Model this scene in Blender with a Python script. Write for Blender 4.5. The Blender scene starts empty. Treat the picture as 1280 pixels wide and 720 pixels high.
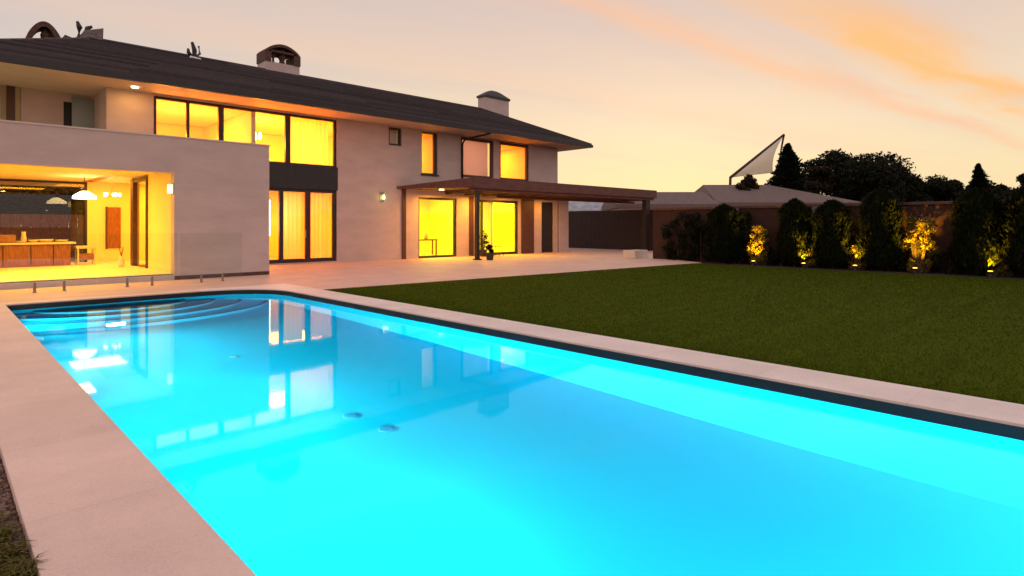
import bpy, math, random
import numpy as np
from mathutils import Vector, Matrix
random.seed(7)
rs = np.random.RandomState(11)
SC = bpy.context.scene
COL = SC.collection
R = math.radians
PI = math.pi

# ------------------------------------------------------------------ materials
def new_mat(name):
    m = bpy.data.materials.new(name); m.use_nodes = True
    nt = m.node_tree; b = nt.nodes['Principled BSDF']
    return m, nt, b

def N(nt, kind, **kw):
    n = nt.nodes.new(kind)
    for k, v in kw.items():
        if k in n.inputs.keys(): n.inputs[k].default_value = v
        else: setattr(n, k, v)
    return n

def surf(name, c, rough=.7, var=.15, scale=3.0, bump=.0, bscale=40., metal=0., stretch=(1, 1, 1), c2=None, spec=.5, scale2=None):
    """diffuse material with two octaves of colour drift and a fine bump"""
    m, nt, b = new_mat(name)
    L = nt.links.new
    tc = N(nt, 'ShaderNodeTexCoord'); mp = N(nt, 'ShaderNodeMapping'); mp.inputs['Scale'].default_value = stretch
    L(tc.outputs['Object'], mp.inputs['Vector'])
    n1 = N(nt, 'ShaderNodeTexNoise', Scale=scale, Detail=6., Roughness=.6); L(mp.outputs[0], n1.inputs['Vector'])
    cr = N(nt, 'ShaderNodeMix', data_type='RGBA')
    d = c2 if c2 else tuple(x * (1 - var * 1.6) for x in c)
    e = tuple(min(1, x * (1 + var)) for x in c)
    cr.inputs[6].default_value = (*d, 1); cr.inputs[7].default_value = (*e, 1)
    mr = N(nt, 'ShaderNodeMapRange'); mr.inputs[1].default_value = .3; mr.inputs[2].default_value = .7
    L(n1.outputs['Fac'], mr.inputs[0]); L(mr.outputs[0], cr.inputs[0])
    L(cr.outputs[2], b.inputs['Base Color'])
    b.inputs['Roughness'].default_value = rough; b.inputs['Metallic'].default_value = metal
    b.inputs['Specular IOR Level'].default_value = spec
    if bump:
        n2 = N(nt, 'ShaderNodeTexNoise', Scale=bscale, Detail=5.); L(mp.outputs[0], n2.inputs['Vector'])
        bp = N(nt, 'ShaderNodeBump', Strength=bump, Distance=.02); L(n2.outputs['Fac'], bp.inputs['Height'])
        L(bp.outputs[0], b.inputs['Normal'])
    return m

def emit(name, c, s):
    m, nt, b = new_mat(name)
    b.inputs['Base Color'].default_value = (*c, 1)
    b.inputs['Emission Color'].default_value = (*c, 1); b.inputs['Emission Strength'].default_value = s
    return m

def thin_glass(name, tint=(1, 1, 1), refl=1.0, ior=1.5, rough=0.0):
    m, nt, b = new_mat(name); nt.nodes.remove(b)
    out = nt.nodes['Material Output']; L = nt.links.new
    tr = N(nt, 'ShaderNodeBsdfTransparent'); tr.inputs[0].default_value = (*tint, 1)
    gl = N(nt, 'ShaderNodeBsdfGlossy'); gl.inputs['Roughness'].default_value = rough
    # Schlick reflectance from the unsigned angle, the same on both faces of the sheet
    g = N(nt, 'ShaderNodeNewGeometry'); dt = N(nt, 'ShaderNodeVectorMath', operation='DOT_PRODUCT'); L(g.outputs['Normal'], dt.inputs[0]); L(g.outputs['Incoming'], dt.inputs[1])
    def mm(op, a, b):
        n = N(nt, 'ShaderNodeMath', operation=op)
        for i, x in enumerate((a, b)):
            if isinstance(x, (int, float)): n.inputs[i].default_value = x
            else: L(x, n.inputs[i])
        return n
    ab = mm('ABSOLUTE', dt.outputs['Value'], 0); iv = mm('SUBTRACT', 1., ab.outputs[0]); p5 = mm('POWER', iv.outputs[0], 5.)
    r0 = ((ior-1)/(ior+1))**2; sc = mm('MULTIPLY', p5.outputs[0], 1-r0); mul0 = mm('ADD', sc.outputs[0], r0); mul = mm('MULTIPLY', mul0.outputs[0], refl)
    mx = N(nt, 'ShaderNodeMixShader'); L(mul.outputs[0], mx.inputs[0]); L(tr.outputs[0], mx.inputs[1]); L(gl.outputs[0], mx.inputs[2])
    L(mx.outputs[0], out.inputs[0])
    return m

M = {}
M['stucco'] = surf('stucco', (.60, .475, .445), .85, .07, 1.2, .25, 60, stretch=(1, 1, 2.5))
M['stucco_pale'] = surf('stucco_pale', (.66, .58, .52), .85, .06, 1.5, .2, 60)
M['soffit'] = surf('soffit', (.62, .50, .38), .8, .05, 2, .05, 20)
M['room'] = surf('room', (.82, .74, .42), .7, .05, .8)
M['room_floor'] = surf('room_floor', (.55, .42, .25), .4, .1, 3)
M['frame'] = surf('frame', (.028, .016, .014), .45, .2, 8)
M['frame_brown'] = surf('frame_brown', (.09, .035, .022), .5, .2, 8)
M['black'] = surf('black', (.02, .016, .018), .5, .2, 5)
M['glass'] = thin_glass('window_glass', (.97, .97, .95), 1.0, 1.45)
M['fence_glass'] = thin_glass('fence_glass', (.96, .985, .975), .75, 1.45)
M['frost'] = surf('frosted_glass', (.27, .33, .33), .25, .06, 1.5)
M['gutter'] = surf('gutter', (.02, .014, .014), .45, .1, 5)
M['steel'] = surf('steel', (.30, .27, .24), .3, .1, 20, metal=.9)
M['clay'] = surf('clay', (.13, .055, .04), .8, .3, 12, .4, 40, c2=(.045, .025, .02))
M['greybox'] = surf('weathered_grey', (.20, .165, .16), .7, .35, 14)
M['white'] = surf('white_paint', (.75, .72, .68), .6, .06, 8)
M['curtain'] = surf('curtain', (.78, .66, .38), .9, .05, 2)
M['blind'] = surf('blind', (.70, .56, .52), .8, .04, 1)
M['wood'] = surf('wood', (.28, .10, .035), .55, .3, 5, .15, 30, stretch=(6, 1, .8))
M['wood_dark'] = surf('wood_dark', (.030, .011, .008), .6, .35, 4, .25, 25, stretch=(1, 6, 1))
M['pergola'] = surf('pergola_timber', (.13, .045, .035), .6, .3, 2, .2, 25, stretch=(1, 5, 5))
M['cream'] = surf('cream', (.72, .62, .42), .5, .08, 10)
M['leather'] = surf('leather', (.30, .13, .05), .5, .2, 8)
M['bark'] = surf('bark', (.07, .05, .038), .9, .4, 12, .6, 30)
M['soil'] = surf('soil', (.035, .024, .016), .95, .4, 8, .8, 30)
M['pot'] = surf('pot', (.03, .026, .024), .6, .2, 8)
M['lamp_glow'] = emit('lamp_glow', (1, .82, .42), 9)
M['lamp_soft'] = emit('lamp_soft', (1, .75, .25), 3.5)
M['lens'] = emit('uplight_lens', (1, .60, .06), 3)

# leaves
def leafmat(name, c, var=.35, trans=.15):
    m, nt, b = new_mat(name); L = nt.links.new
    oi = N(nt, 'ShaderNodeNewGeometry'); tc = N(nt, 'ShaderNodeTexCoord')
    n1 = N(nt, 'ShaderNodeTexNoise', Scale=1.7, Detail=3.); L(tc.outputs['Object'], n1.inputs['Vector'])
    mr = N(nt, 'ShaderNodeMath', operation='ADD'); L(oi.outputs['Random Per Island'], mr.inputs[0]); L(n1.outputs['Fac'], mr.inputs[1])
    hf = N(nt, 'ShaderNodeMath', operation='MULTIPLY'); hf.inputs[1].default_value = .55; L(mr.outputs[0], hf.inputs[0])
    mx = N(nt, 'ShaderNodeMix', data_type='RGBA')
    mx.inputs[6].default_value = (*[x * (1 - var) for x in c], 1); mx.inputs[7].default_value = (*[min(1, x * (1 + var)) for x in c], 1)
    L(hf.outputs[0], mx.inputs[0]); L(mx.outputs[2], b.inputs['Base Color'])
    b.inputs['Roughness'].default_value = .6; b.inputs['Specular IOR Level'].default_value = .08
    if trans:
        out = nt.nodes['Material Output']; t = N(nt, 'ShaderNodeBsdfTranslucent'); L(mx.outputs[2], t.inputs[0])
        ms = N(nt, 'ShaderNodeMixShader', Fac=trans); L(b.outputs[0], ms.inputs[1]); L(t.outputs[0], ms.inputs[2]); L(ms.outputs[0], out.inputs[0])
    return m
M['cypress'] = leafmat('cypress_leaf', (.008, .012, .003))
M['tree_dark'] = leafmat('dark_leaf', (.016, .018, .010))
M['tree_brown'] = leafmat('brownish_leaf', (.034, .024, .015))
M['conifer'] = leafmat('conifer_leaf', (.010, .016, .009))
M['shade_cloth'] = leafmat('sail_cloth', (.80, .72, .68), .04, .75)
_nt = M['shade_cloth'].node_tree; _o = _nt.nodes['Material Output']; _src = _o.inputs[0].links[0].from_socket
_t = _nt.nodes.new('ShaderNodeBsdfTransparent'); _m = _nt.nodes.new('ShaderNodeMixShader'); _m.inputs[0].default_value = .35
_nt.links.new(_src, _m.inputs[1]); _nt.links.new(_t.outputs[0], _m.inputs[2]); _nt.links.new(_m.outputs[0], _o.inputs[0])
M['ivy'] = leafmat('ivy_leaf', (.17, .13, .025), .4, .25)
M['shrub'] = leafmat('shrub_leaf', (.016, .018, .007))
M['herb'] = leafmat('herb_leaf', (.11, .10, .022), .5)
M['grass'] = leafmat('grass_blade', (.054, .080, .0012), .2, .1)

def lawn_mat():
    m, nt, b = new_mat('lawn'); L = nt.links.new
    tc = N(nt, 'ShaderNodeTexCoord'); mp = N(nt, 'ShaderNodeMapping'); mp.inputs['Rotation'].default_value = (0, 0, R(-42)); mp.inputs['Scale'].default_value = (1, 9, 1)
    L(tc.outputs['Object'], mp.inputs[0])
    n0 = N(nt, 'ShaderNodeTexNoise', Scale=.35, Detail=4.); L(mp.outputs[0], n0.inputs['Vector'])
    n1 = N(nt, 'ShaderNodeTexNoise', Scale=60., Detail=6.); L(tc.outputs['Object'], n1.inputs['Vector'])
    ad = N(nt, 'ShaderNodeMath', operation='ADD'); L(n0.outputs['Fac'], ad.inputs[0]); L(n1.outputs['Fac'], ad.inputs[1])
    mr = N(nt, 'ShaderNodeMapRange'); mr.inputs[1].default_value = .7; mr.inputs[2].default_value = 1.3; L(ad.outputs[0], mr.inputs[0])
    mx = N(nt, 'ShaderNodeMix', data_type='RGBA'); mx.inputs[6].default_value = (.046, .064, .001, 1); mx.inputs[7].default_value = (.070, .098, .0015, 1)
    L(mr.outputs[0], mx.inputs[0]); L(mx.outputs[2], b.inputs['Base Color'])
    b.inputs['Roughness'].default_value = .95; b.inputs['Specular IOR Level'].default_value = .05
    bp = N(nt, 'ShaderNodeBump', Strength=.35, Distance=.02); L(n1.outputs['Fac'], bp.inputs['Height']); L(bp.outputs[0], b.inputs['Normal'])
    return m
M['lawn'] = lawn_mat()

def paver_mat(name, c, bw, bh, off=.0, mortar=.004):
    m, nt, b = new_mat(name); L = nt.links.new
    tc = N(nt, 'ShaderNodeTexCoord')
    br = N(nt, 'ShaderNodeTexBrick'); br.offset = off
    br.inputs['Scale'].default_value = 1.0; br.inputs['Brick Width'].default_value = bw; br.inputs['Row Height'].default_value = bh
    br.inputs['Mortar Size'].default_value = mortar; br.inputs['Mortar Smooth'].default_value = .3
    br.inputs['Color1'].default_value = (*c, 1); br.inputs['Color2'].default_value = (*[x * .93 for x in c], 1)
    br.inputs['Mortar'].default_value = (*[x * .84 for x in c], 1)
    L(tc.outputs['Object'], br.inputs['Vector'])
    n1 = N(nt, 'ShaderNodeTexNoise', Scale=1.3, Detail=7., Roughness=.65); L(tc.outputs['Object'], n1.inputs['Vector'])
    n2 = N(nt, 'ShaderNodeTexNoise', Scale=90., Detail=3.); L(tc.outputs['Object'], n2.inputs['Vector'])
    a = N(nt, 'ShaderNodeMapRange'); a.inputs[1].default_value = .3; a.inputs[2].default_value = .7; a.inputs[3].default_value = .88; a.inputs[4].default_value = 1.08; L(n1.outputs['Fac'], a.inputs[0])
    a2 = N(nt, 'ShaderNodeMapRange'); a2.inputs[1].default_value = .3; a2.inputs[2].default_value = .7; a2.inputs[3].default_value = .93; a2.inputs[4].default_value = 1.06; L(n2.outputs['Fac'], a2.inputs[0])
    mu = N(nt, 'ShaderNodeMath', operation='MULTIPLY'); L(a.outputs[0], mu.inputs[0]); L(a2.outputs[0], mu.inputs[1])
    vm = N(nt, 'ShaderNodeVectorMath', operation='SCALE'); L(br.outputs['Color'], vm.inputs[0]); L(mu.outputs[0], vm.inputs['Scale'])
    L(vm.outputs[0], b.inputs['Base Color']); b.inputs['Roughness'].default_value = .6; b.inputs['Specular IOR Level'].default_value = .3
    bp = N(nt, 'ShaderNodeBump', Strength=.15, Distance=.01); L(n2.outputs['Fac'], bp.inputs['Height']); L(bp.outputs[0], b.inputs['Normal'])
    return m
M['paver'] = paver_mat('pavers', (.76, .52, .44), .9, .6, .5)
M['coping'] = paver_mat('coping_stone', (.86, .63, .55), 20., 1.2, 0., .003)
M['coping_white'] = paver_mat('pale_coping_stone', (.86, .74, .70), 20., 1.2, 0., .004)

def brick_mat():
    m, nt, b = new_mat('red_brick'); L = nt.links.new
    tc = N(nt, 'ShaderNodeTexCoord'); sp = N(nt, 'ShaderNodeSeparateXYZ'); cb = N(nt, 'ShaderNodeCombineXYZ')
    L(tc.outputs['Object'], sp.inputs[0]); L(sp.outputs['Y'], cb.inputs['X']); L(sp.outputs['Z'], cb.inputs['Y'])
    br = N(nt, 'ShaderNodeTexBrick'); br.inputs['Scale'].default_value = 1.; br.inputs['Brick Width'].default_value = .24; br.inputs['Row Height'].default_value = .08
    br.inputs['Mortar Size'].default_value = .008
    br.inputs['Color1'].default_value = (.060, .016, .009, 1); br.inputs['Color2'].default_value = (.040, .013, .008, 1); br.inputs['Mortar'].default_value = (.035, .02, .014, 1)
    L(cb.outputs[0], br.inputs['Vector']); L(br.outputs['Color'], b.inputs['Base Color']); b.inputs['Roughness'].default_value = .9
    bp = N(nt, 'ShaderNodeBump', Strength=.5, Distance=.01, invert=True); L(br.outputs['Fac'], bp.inputs['Height']); L(bp.outputs[0], b.inputs['Normal'])
    return m
M['brick'] = brick_mat()

def roof_mat(name, c):
    m, nt, b = new_mat(name); L = nt.links.new
    tc = N(nt, 'ShaderNodeTexCoord')
    v = N(nt, 'ShaderNodeTexNoise', Scale=7., Detail=4.); L(tc.outputs['Object'], v.inputs['Vector'])
    g = N(nt, 'ShaderNodeNewGeometry')
    ad = N(nt, 'ShaderNodeMath', operation='ADD'); L(v.outputs['Fac'], ad.inputs[0]); L(g.outputs['Random Per Island'], ad.inputs[1])
    mr = N(nt, 'ShaderNodeMapRange'); mr.inputs[1].default_value = .45; mr.inputs[2].default_value = 1.5; L(ad.outputs[0], mr.inputs[0])
    mx = N(nt, 'ShaderNodeMix', data_type='RGBA'); mx.inputs[6].default_value = (*[x * .40 for x in c], 1); mx.inputs[7].default_value = (*[x * 1.55 for x in c], 1)
    L(mr.outputs[0], mx.inputs[0]); L(mx.outputs[2], b.inputs['Base Color']); b.inputs['Roughness'].default_value = .55; b.inputs['Specular IOR Level'].default_value = .35
    return m
M['roof'] = roof_mat('roof_tile', (.050, .036, .040))
M['roof_far'] = surf('far_roof', (.16, .11, .10), .8, .15, 3, .3, 14, stretch=(1, 1, 4))

def basin_mat():
    m, nt, b = new_mat('pool_plaster'); L = nt.links.new
    tc = N(nt, 'ShaderNodeTexCoord')
    n1 = N(nt, 'ShaderNodeTexNoise', Scale=.8, Detail=5.); L(tc.outputs['Object'], n1.inputs['Vector'])
    mx = N(nt, 'ShaderNodeMix', data_type='RGBA'); mx.inputs[6].default_value = (.018, .56, .79, 1); mx.inputs[7].default_value = (.026, .61, .82, 1)
    L(n1.outputs['Fac'], mx.inputs[0]); L(mx.outputs[2], b.inputs['Base Color']); b.inputs['Roughness'].default_value = .8; b.inputs['Specular IOR Level'].default_value = 0.
    return m
M['basin'] = basin_mat()
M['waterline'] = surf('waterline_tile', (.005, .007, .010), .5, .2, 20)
M['step_edge'] = surf('step_edge_tile', (.03, .14, .24), .5, .1, 20)

def water_mat():
    m, nt, b = new_mat('pool_water'); nt.nodes.remove(b); out = nt.nodes['Material Output']; L = nt.links.new
    tc = N(nt, 'ShaderNodeTexCoord')
    n1 = N(nt, 'ShaderNodeTexNoise', Scale=1.6, Detail=3., Roughness=.45); L(tc.outputs['Object'], n1.inputs['Vector'])
    bp = N(nt, 'ShaderNodeBump', Strength=.10, Distance=.010); L(n1.outputs['Fac'], bp.inputs['Height'])
    rf = N(nt, 'ShaderNodeBsdfRefraction', IOR=1.33); rf.inputs['Roughness'].default_value = 0; rf.inputs[0].default_value = (.90, .985, 1, 1)
    gl = N(nt, 'ShaderNodeBsdfGlossy'); gl.inputs['Roughness'].default_value = .035; gl.inputs[0].default_value = (.30, .50, .74, 1)
    fr = N(nt, 'ShaderNodeFresnel', IOR=1.33)
    for n in (rf, gl, fr): L(bp.outputs[0], n.inputs['Normal'])
    mx = N(nt, 'ShaderNodeMixShader'); L(fr.outputs[0], mx.inputs[0]); L(rf.outputs[0], mx.inputs[1]); L(gl.outputs[0], mx.inputs[2])
    L(mx.outputs[0], out.inputs[0])
    return m
M['water'] = water_mat()

def gravel_mat():
    m, nt, b = new_mat('gravel'); L = nt.links.new
    tc = N(nt, 'ShaderNodeTexCoord')
    v = N(nt, 'ShaderNodeTexVoronoi', Scale=45.); L(tc.outputs['Object'], v.inputs['Vector'])
    mx = N(nt, 'ShaderNodeMix', data_type='RGBA'); mx.inputs[6].default_value = (.05, .028, .018, 1); mx.inputs[7].default_value = (.20, .12, .09, 1)
    sp = N(nt, 'ShaderNodeSeparateColor'); L(v.outputs['Color'], sp.inputs[0]); L(sp.outputs[0], mx.inputs[0]); L(mx.outputs[2], b.inputs['Base Color'])
    bp = N(nt, 'ShaderNodeBump', Strength=1., Distance=.02, invert=True); L(v.outputs['Distance'], bp.inputs['Height']); L(bp.outputs[0], b.inputs['Normal'])
    b.inputs['Roughness'].default_value = .9
    return m
M['gravel'] = gravel_mat()

# ------------------------------------------------------------------ mesh helpers
class MB:
    def __init__(s): s.v = []; s.f = []
    def quad(s, a, b, c, d):
        i = len(s.v); s.v += [tuple(a), tuple(b), tuple(c), tuple(d)]; s.f.append((i, i+1, i+2, i+3)); return s
    def tri(s, a, b, c):
        i = len(s.v); s.v += [tuple(a), tuple(b), tuple(c)]; s.f.append((i, i+1, i+2)); return s
    def box(s, x0, x1, y0, y1, z0, z1):
        i = len(s.v)
        s.v += [(x0,y0,z0),(x1,y0,z0),(x1,y1,z0),(x0,y1,z0),(x0,y0,z1),(x1,y0,z1),(x1,y1,z1),(x0,y1,z1)]
        s.f += [(i,i+3,i+2,i+1),(i+4,i+5,i+6,i+7),(i,i+1,i+5,i+4),(i+1,i+2,i+6,i+5),(i+2,i+3,i+7,i+6),(i+3,i,i+4,i+7)]
        return s
    def rings(s, rings, cap=True):
        i = len(s.v); n = len(rings[0])
        for r in rings: s.v += [tuple(p) for p in r]
        for k in range(len(rings)-1):
            for j in range(n):
                a = i+k*n+j; b = i+k*n+(j+1) % n
                s.f.append((a, b, b+n, a+n))
        if cap:
            s.f.append(tuple(i+j for j in reversed(range(n)))); s.f.append(tuple(i+(len(rings)-1)*n+j for j in range(n)))
        return s
    def lathe(s, cx, cy, prof, n=16, cap=True):
        return s.rings([[(cx+r*math.cos(2*PI*k/n), cy+r*math.sin(2*PI*k/n), z) for k in range(n)] for r, z in prof], cap)
    def tube(s, pts, rad, n=8):
        rr = []
        pts = [Vector(p) for p in pts]
        if not hasattr(rad, '__len__'): rad = [rad]*len(pts)
        for k, p in enumerate(pts):
            d = (pts[min(k+1, len(pts)-1)]-pts[max(k-1, 0)]).normalized()
            a = d.cross(Vector((0, 0, 1)));
            if a.length < .05: a = d.cross(Vector((1, 0, 0)))
            a.normalize(); b = d.cross(a)
            rr.append([p+rad[k]*(math.cos(2*PI*j/n)*a+math.sin(2*PI*j/n)*b) for j in range(n)])
        return s.rings(rr)
    def prism(s, pts, z0, z1):
        n = len(pts)
        return s.rings([[(x, y, z0) for x, y in pts], [(x, y, z1) for x, y in pts]])
    def build(s, name, mat, parent=None, smooth=False, bevel=0, fix=True):
        me = bpy.data.meshes.new(name); me.from_pydata(s.v, [], s.f)
        if fix:
            import bmesh
            bm = bmesh.new(); bm.from_mesh(me); bmesh.ops.recalc_face_normals(bm, faces=bm.faces); bm.to_mesh(me); bm.free()
        me.materials.append(mat)
        if smooth: me.shade_smooth()
        o = bpy.data.objects.new(name, me); COL.objects.link(o)
        if parent: o.parent = parent
        if bevel:
            md = o.modifiers.new('bevel', 'BEVEL'); md.width = bevel; md.segments = 2; md.limit_method = 'ANGLE'
        return o

def tag(o, label=None, cat=None, group=None, kind=None):
    if label: o['label'] = label
    if cat: o['category'] = cat
    if group: o['group'] = group
    if kind: o['kind'] = kind
    return o
def empty(name, label, cat, loc=(0, 0, 0), group=None):
    o = bpy.data.objects.new(name, None); COL.objects.link(o); o.location = loc
    o.empty_display_size = .2
    return tag(o, label, cat, group)
def struct(o): o['kind'] = 'structure'; return o
def move_origin(o, p):
    """keep world shape, put the object's origin at p"""
    p = Vector(p); o.data.transform(Matrix.Translation(-p)); o.location = p; return o
def copy_tree(o, parent=None):
    c = o.copy(); COL.objects.link(c); c.parent = parent
    for ch in list(o.children): copy_tree(ch, c)
    return c

def wall_x(mb, x0, x1, z0, z1, y0, y1, holes):
    """wall running along x with rectangular holes (x0,x1,z0,z1)"""
    xs = sorted({x0, x1, *[h[0] for h in holes], *[h[1] for h in holes]}); xs = [x for x in xs if x0 <= x <= x1]
    zs = sorted({z0, z1, *[h[2] for h in holes], *[h[3] for h in holes]}); zs = [z for z in zs if z0 <= z <= z1]
    def solid(i, j):
        if i < 0 or j < 0 or i >= len(xs)-1 or j >= len(zs)-1: return False
        cx = (xs[i]+xs[i+1])/2; cz = (zs[j]+zs[j+1])/2
        return not any(h[0] < cx < h[1] and h[2] < cz < h[3] for h in holes)
    for i in range(len(xs)-1):
        for j in range(len(zs)-1):
            if not solid(i, j): continue
            a, b, c, d = xs[i], xs[i+1], zs[j], zs[j+1]
            mb.quad((a,y0,c),(b,y0,c),(b,y0,d),(a,y0,d)); mb.quad((b,y1,c),(a,y1,c),(a,y1,d),(b,y1,d))
            if not solid(i-1, j): mb.quad((a,y1,c),(a,y0,c),(a,y0,d),(a,y1,d))
            if not solid(i+1, j): mb.quad((b,y0,c),(b,y1,c),(b,y1,d),(b,y0,d))
            if not solid(i, j-1): mb.quad((a,y0,c),(a,y1,c),(b,y1,c),(b,y0,c))
            if not solid(i, j+1): mb.quad((a,y0,d),(b,y0,d),(b,y1,d),(a,y1,d))
    return mb

def window(parent, x0, x1, z0, z1, bars, y=21.0, fw=.07, mat='frame', label=None, name='window', depth=.10, sill=False, rails=()):
    """glazed unit: pane (the window object) with a frame child; bars = [(x, width)]"""
    yy = y+.06
    g = MB(); ed = sorted(bars)
    g.box(x0+.01, x1-.01, yy+.045, yy+.055, z0+.01, z1-.01)
    w = g.build(name, M['glass'], parent)
    if label: w['label'] = label
    f = MB()
    f.box(x0, x0+fw, yy, yy+depth, z0, z1); f.box(x1-fw, x1, yy, yy+depth, z0, z1)
    f.box(x0+fw, x1-fw, yy, yy+depth, z0, z0+fw); f.box(x0+fw, x1-fw, yy, yy+depth, z1-fw, z1)
    for bx, bw in ed: f.box(bx-bw/2, bx+bw/2, yy-.004, yy+depth, z0+fw-.003, z1-fw+.003)
    for z, h in rails: f.box(x0+fw, x1-fw, yy+.006, yy+depth-.01, z-h/2, z+h/2)
    f.build('frame', M[mat], w)
    if sill:
        MB().box(x0-.05, x1+.05, y-.07, yy, z0-.05, z0-.002).build('sill', M[mat], w)
    return w

def area(name, loc, size, power, color=(1, .66, .12), rot=(0, 0, 0), sy=None, spread=None):
    l = bpy.data.lights.new(name, 'AREA'); l.energy = power; l.color = color; l.shape = 'RECTANGLE' if sy else 'SQUARE'; l.size = size
    if sy: l.size_y = sy
    if spread: l.spread = spread
    o = bpy.data.objects.new(name, l); COL.objects.link(o); o.location = loc; o.rotation_euler = rot
    return o
def point(name, loc, power, color=(1, .66, .12), rad=.08):
    l = bpy.data.lights.new(name, 'POINT'); l.energy = power; l.color = color; l.shadow_soft_size = rad
    o = bpy.data.objects.new(name, l); COL.objects.link(o); o.location = loc
    return o

# ------------------------------------------------------------------ camera
cam = bpy.data.cameras.new('camera'); co = bpy.data.objects.new('camera', cam); COL.objects.link(co); SC.camera = co
co.location = (0, 0, 1.4); co.rotation_euler = (R(90), 0, -math.atan2(.697, .717))
cam.sensor_width = 36; cam.lens = 746/1280*36; cam.shift_y = -78/1280; cam.clip_end = 3000; cam.clip_start = .05

# ------------------------------------------------------------------ world
SUN = Vector((.86, .51, 0)).normalized()
w = bpy.data.worlds.new('World'); SC.world = w; w.use_nodes = True
nt = w.node_tree; L = nt.links.new
bg = nt.nodes['Background']
def mth(op, a, b=None, c=None, clamp=False):
    n = nt.nodes.new('ShaderNodeMath'); n.operation = op; n.use_clamp = clamp
    for i, x in enumerate((a, b, c)):
        if x is None: continue
        if isinstance(x, (int, float)): n.inputs[i].default_value = x
        else: L(x, n.inputs[i])
    return n.outputs[0]
def mixc(f, a, b, mode='MIX'):
    n = nt.nodes.new('ShaderNodeMix'); n.data_type = 'RGBA'; n.blend_type = mode
    if isinstance(f, (int, float)): n.inputs[0].default_value = f
    else: L(f, n.inputs[0])
    for i, x in ((6, a), (7, b)):
        if isinstance(x, tuple): n.inputs[i].default_value = (*x, 1)
        else: L(x, n.inputs[i])
    return n.outputs[2]
def ramp(x, stops):
    n = nt.nodes.new('ShaderNodeValToRGB'); L(x, n.inputs[0]); e = n.color_ramp.elements
    while len(e) > 1: e.remove(e[-1])
    e[0].position = stops[0][0]; e[0].color = (*stops[0][1], 1)
    for p, c in stops[1:]:
        q = e.new(p); q.color = (*c, 1)
    return n.outputs[0]
tc = nt.nodes.new('ShaderNodeTexCoord'); nrm = nt.nodes.new('ShaderNodeVectorMath'); nrm.operation = 'NORMALIZE'; L(tc.outputs['Generated'], nrm.inputs[0])
sep = nt.nodes.new('ShaderNodeSeparateXYZ'); L(nrm.outputs[0], sep.inputs[0])
dx, dy, dz = sep.outputs
el = mth('MAXIMUM', dz, 0.)
hl = mth('SQRT', mth('ADD', mth('MULTIPLY', dx, dx), mth('MULTIPLY', dy, dy)))
azs = mth('DIVIDE', mth('ADD', mth('MULTIPLY', dx, SUN.x), mth('MULTIPLY', dy, SUN.y)), mth('MAXIMUM', hl, .001))   # 1 toward the sunset, -1 away
warm = ramp(el, [(0, (.97, .78, .40)), (.06, (.96, .78, .45)), (.16, (.90, .73, .52)), (.28, (.80, .62, .51)), (.42, (.66, .54, .52)), (.7, (.64, .54, .55)), (1, (.62, .53, .55))])
side = ramp(el, [(0, (.84, .70, .55)), (.12, (.76, .68, .62)), (.28, (.57, .545, .57)), (.45, (.60, .50, .52)), (.75, (.62, .53, .54)), (1, (.62, .53, .55))])
back = ramp(el, [(0, (.95, .68, .58)), (.12, (1.18, .82, .70)), (.3, (.98, .74, .66)), (.6, (.85, .69, .66)), (1, (.62, .53, .55))])
f1 = mth('SMOOTH_MIN', mth('MULTIPLY', mth('SUBTRACT', azs, .30), 1.7, clamp=False), 1., .15)
f1 = mth('MAXIMUM', f1, 0.)
f0 = mth('MULTIPLY', mth('ADD', azs, .7), .95, clamp=True)
base = mixc(f0, back, side); base = mixc(f1, base, warm)
# cloud sheet: project the direction on a flat layer overhead
inv = mth('DIVIDE', 1., mth('ADD', el, .045))
px_ = mth('MULTIPLY', dx, inv); py_ = mth('MULTIPLY', dy, inv)
# the streaks run along this horizontal direction (degrees in the world plane)
A = math.atan2(.697, .717) 
def along(ang):
    c, s = math.cos(ang), math.sin(ang)
    a = mth('ADD', mth('MULTIPLY', px_, c), mth('MULTIPLY', py_, s)); b = mth('SUBTRACT', mth('MULTIPLY', py_, c), mth('MULTIPLY', px_, s))
    return a, b
ang = math.atan2(.717*1.69-.697*2.59, .717*2.59+.697*1.69)
a1, b1 = along(ang)
cmb = nt.nodes.new('ShaderNodeCombineXYZ'); L(a1, cmb.inputs[0]); L(b1, cmb.inputs[1])
ns = nt.nodes.new('ShaderNodeTexNoise'); ns.inputs['Scale'].default_value = 1.; ns.inputs['Detail'].default_value = 5.; ns.inputs['Roughness'].default_value = .55
mp = nt.nodes.new('ShaderNodeMapping'); mp.inputs['Scale'].default_value = (.42, 1.5, 1); mp.inputs['Location'].default_value = (3.1, 7.7, 0)
L(cmb.outputs[0], mp.inputs[0]); L(mp.outputs[0], ns.inputs['Vector'])
nz = ns.outputs['Fac']
bw = mth('ADD', b1, mth('MULTIPLY', mth('SUBTRACT', nz, .5), 1.1))
def band(b0, wd, soft=None):
    d = mth('DIVIDE', mth('SUBTRACT', bw, b0), wd)
    return mth('EXPONENT', mth('MULTIPLY', mth('MULTIPLY', d, d), -1.))
def layerpt(px, py):
    up = (282-py)/746.; rt = (px-640)/746.; ln = math.sqrt(1+rt*rt+up*up); X = (.717*rt+.697)/ln; Y = (-.697*rt+.717)/ln; Z = up/ln
    k = 1/(Z+.045); return X*k, Y*k
def bval(px, py):
    X, Y = layerpt(px, py); return -X*math.sin(ang)+Y*math.cos(ang)
def aval(px, py):
    X, Y = layerpt(px, py); return X*math.cos(ang)+Y*math.sin(ang)
B1 = (bval(1280, 118)+bval(950, 5))/2
s1 = band(B1, .15)
s2 = band((bval(1100, 110)+bval(760, 45))/2, .14)
s3 = band((bval(900, 160)+bval(560, 70))/2, .30)
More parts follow.
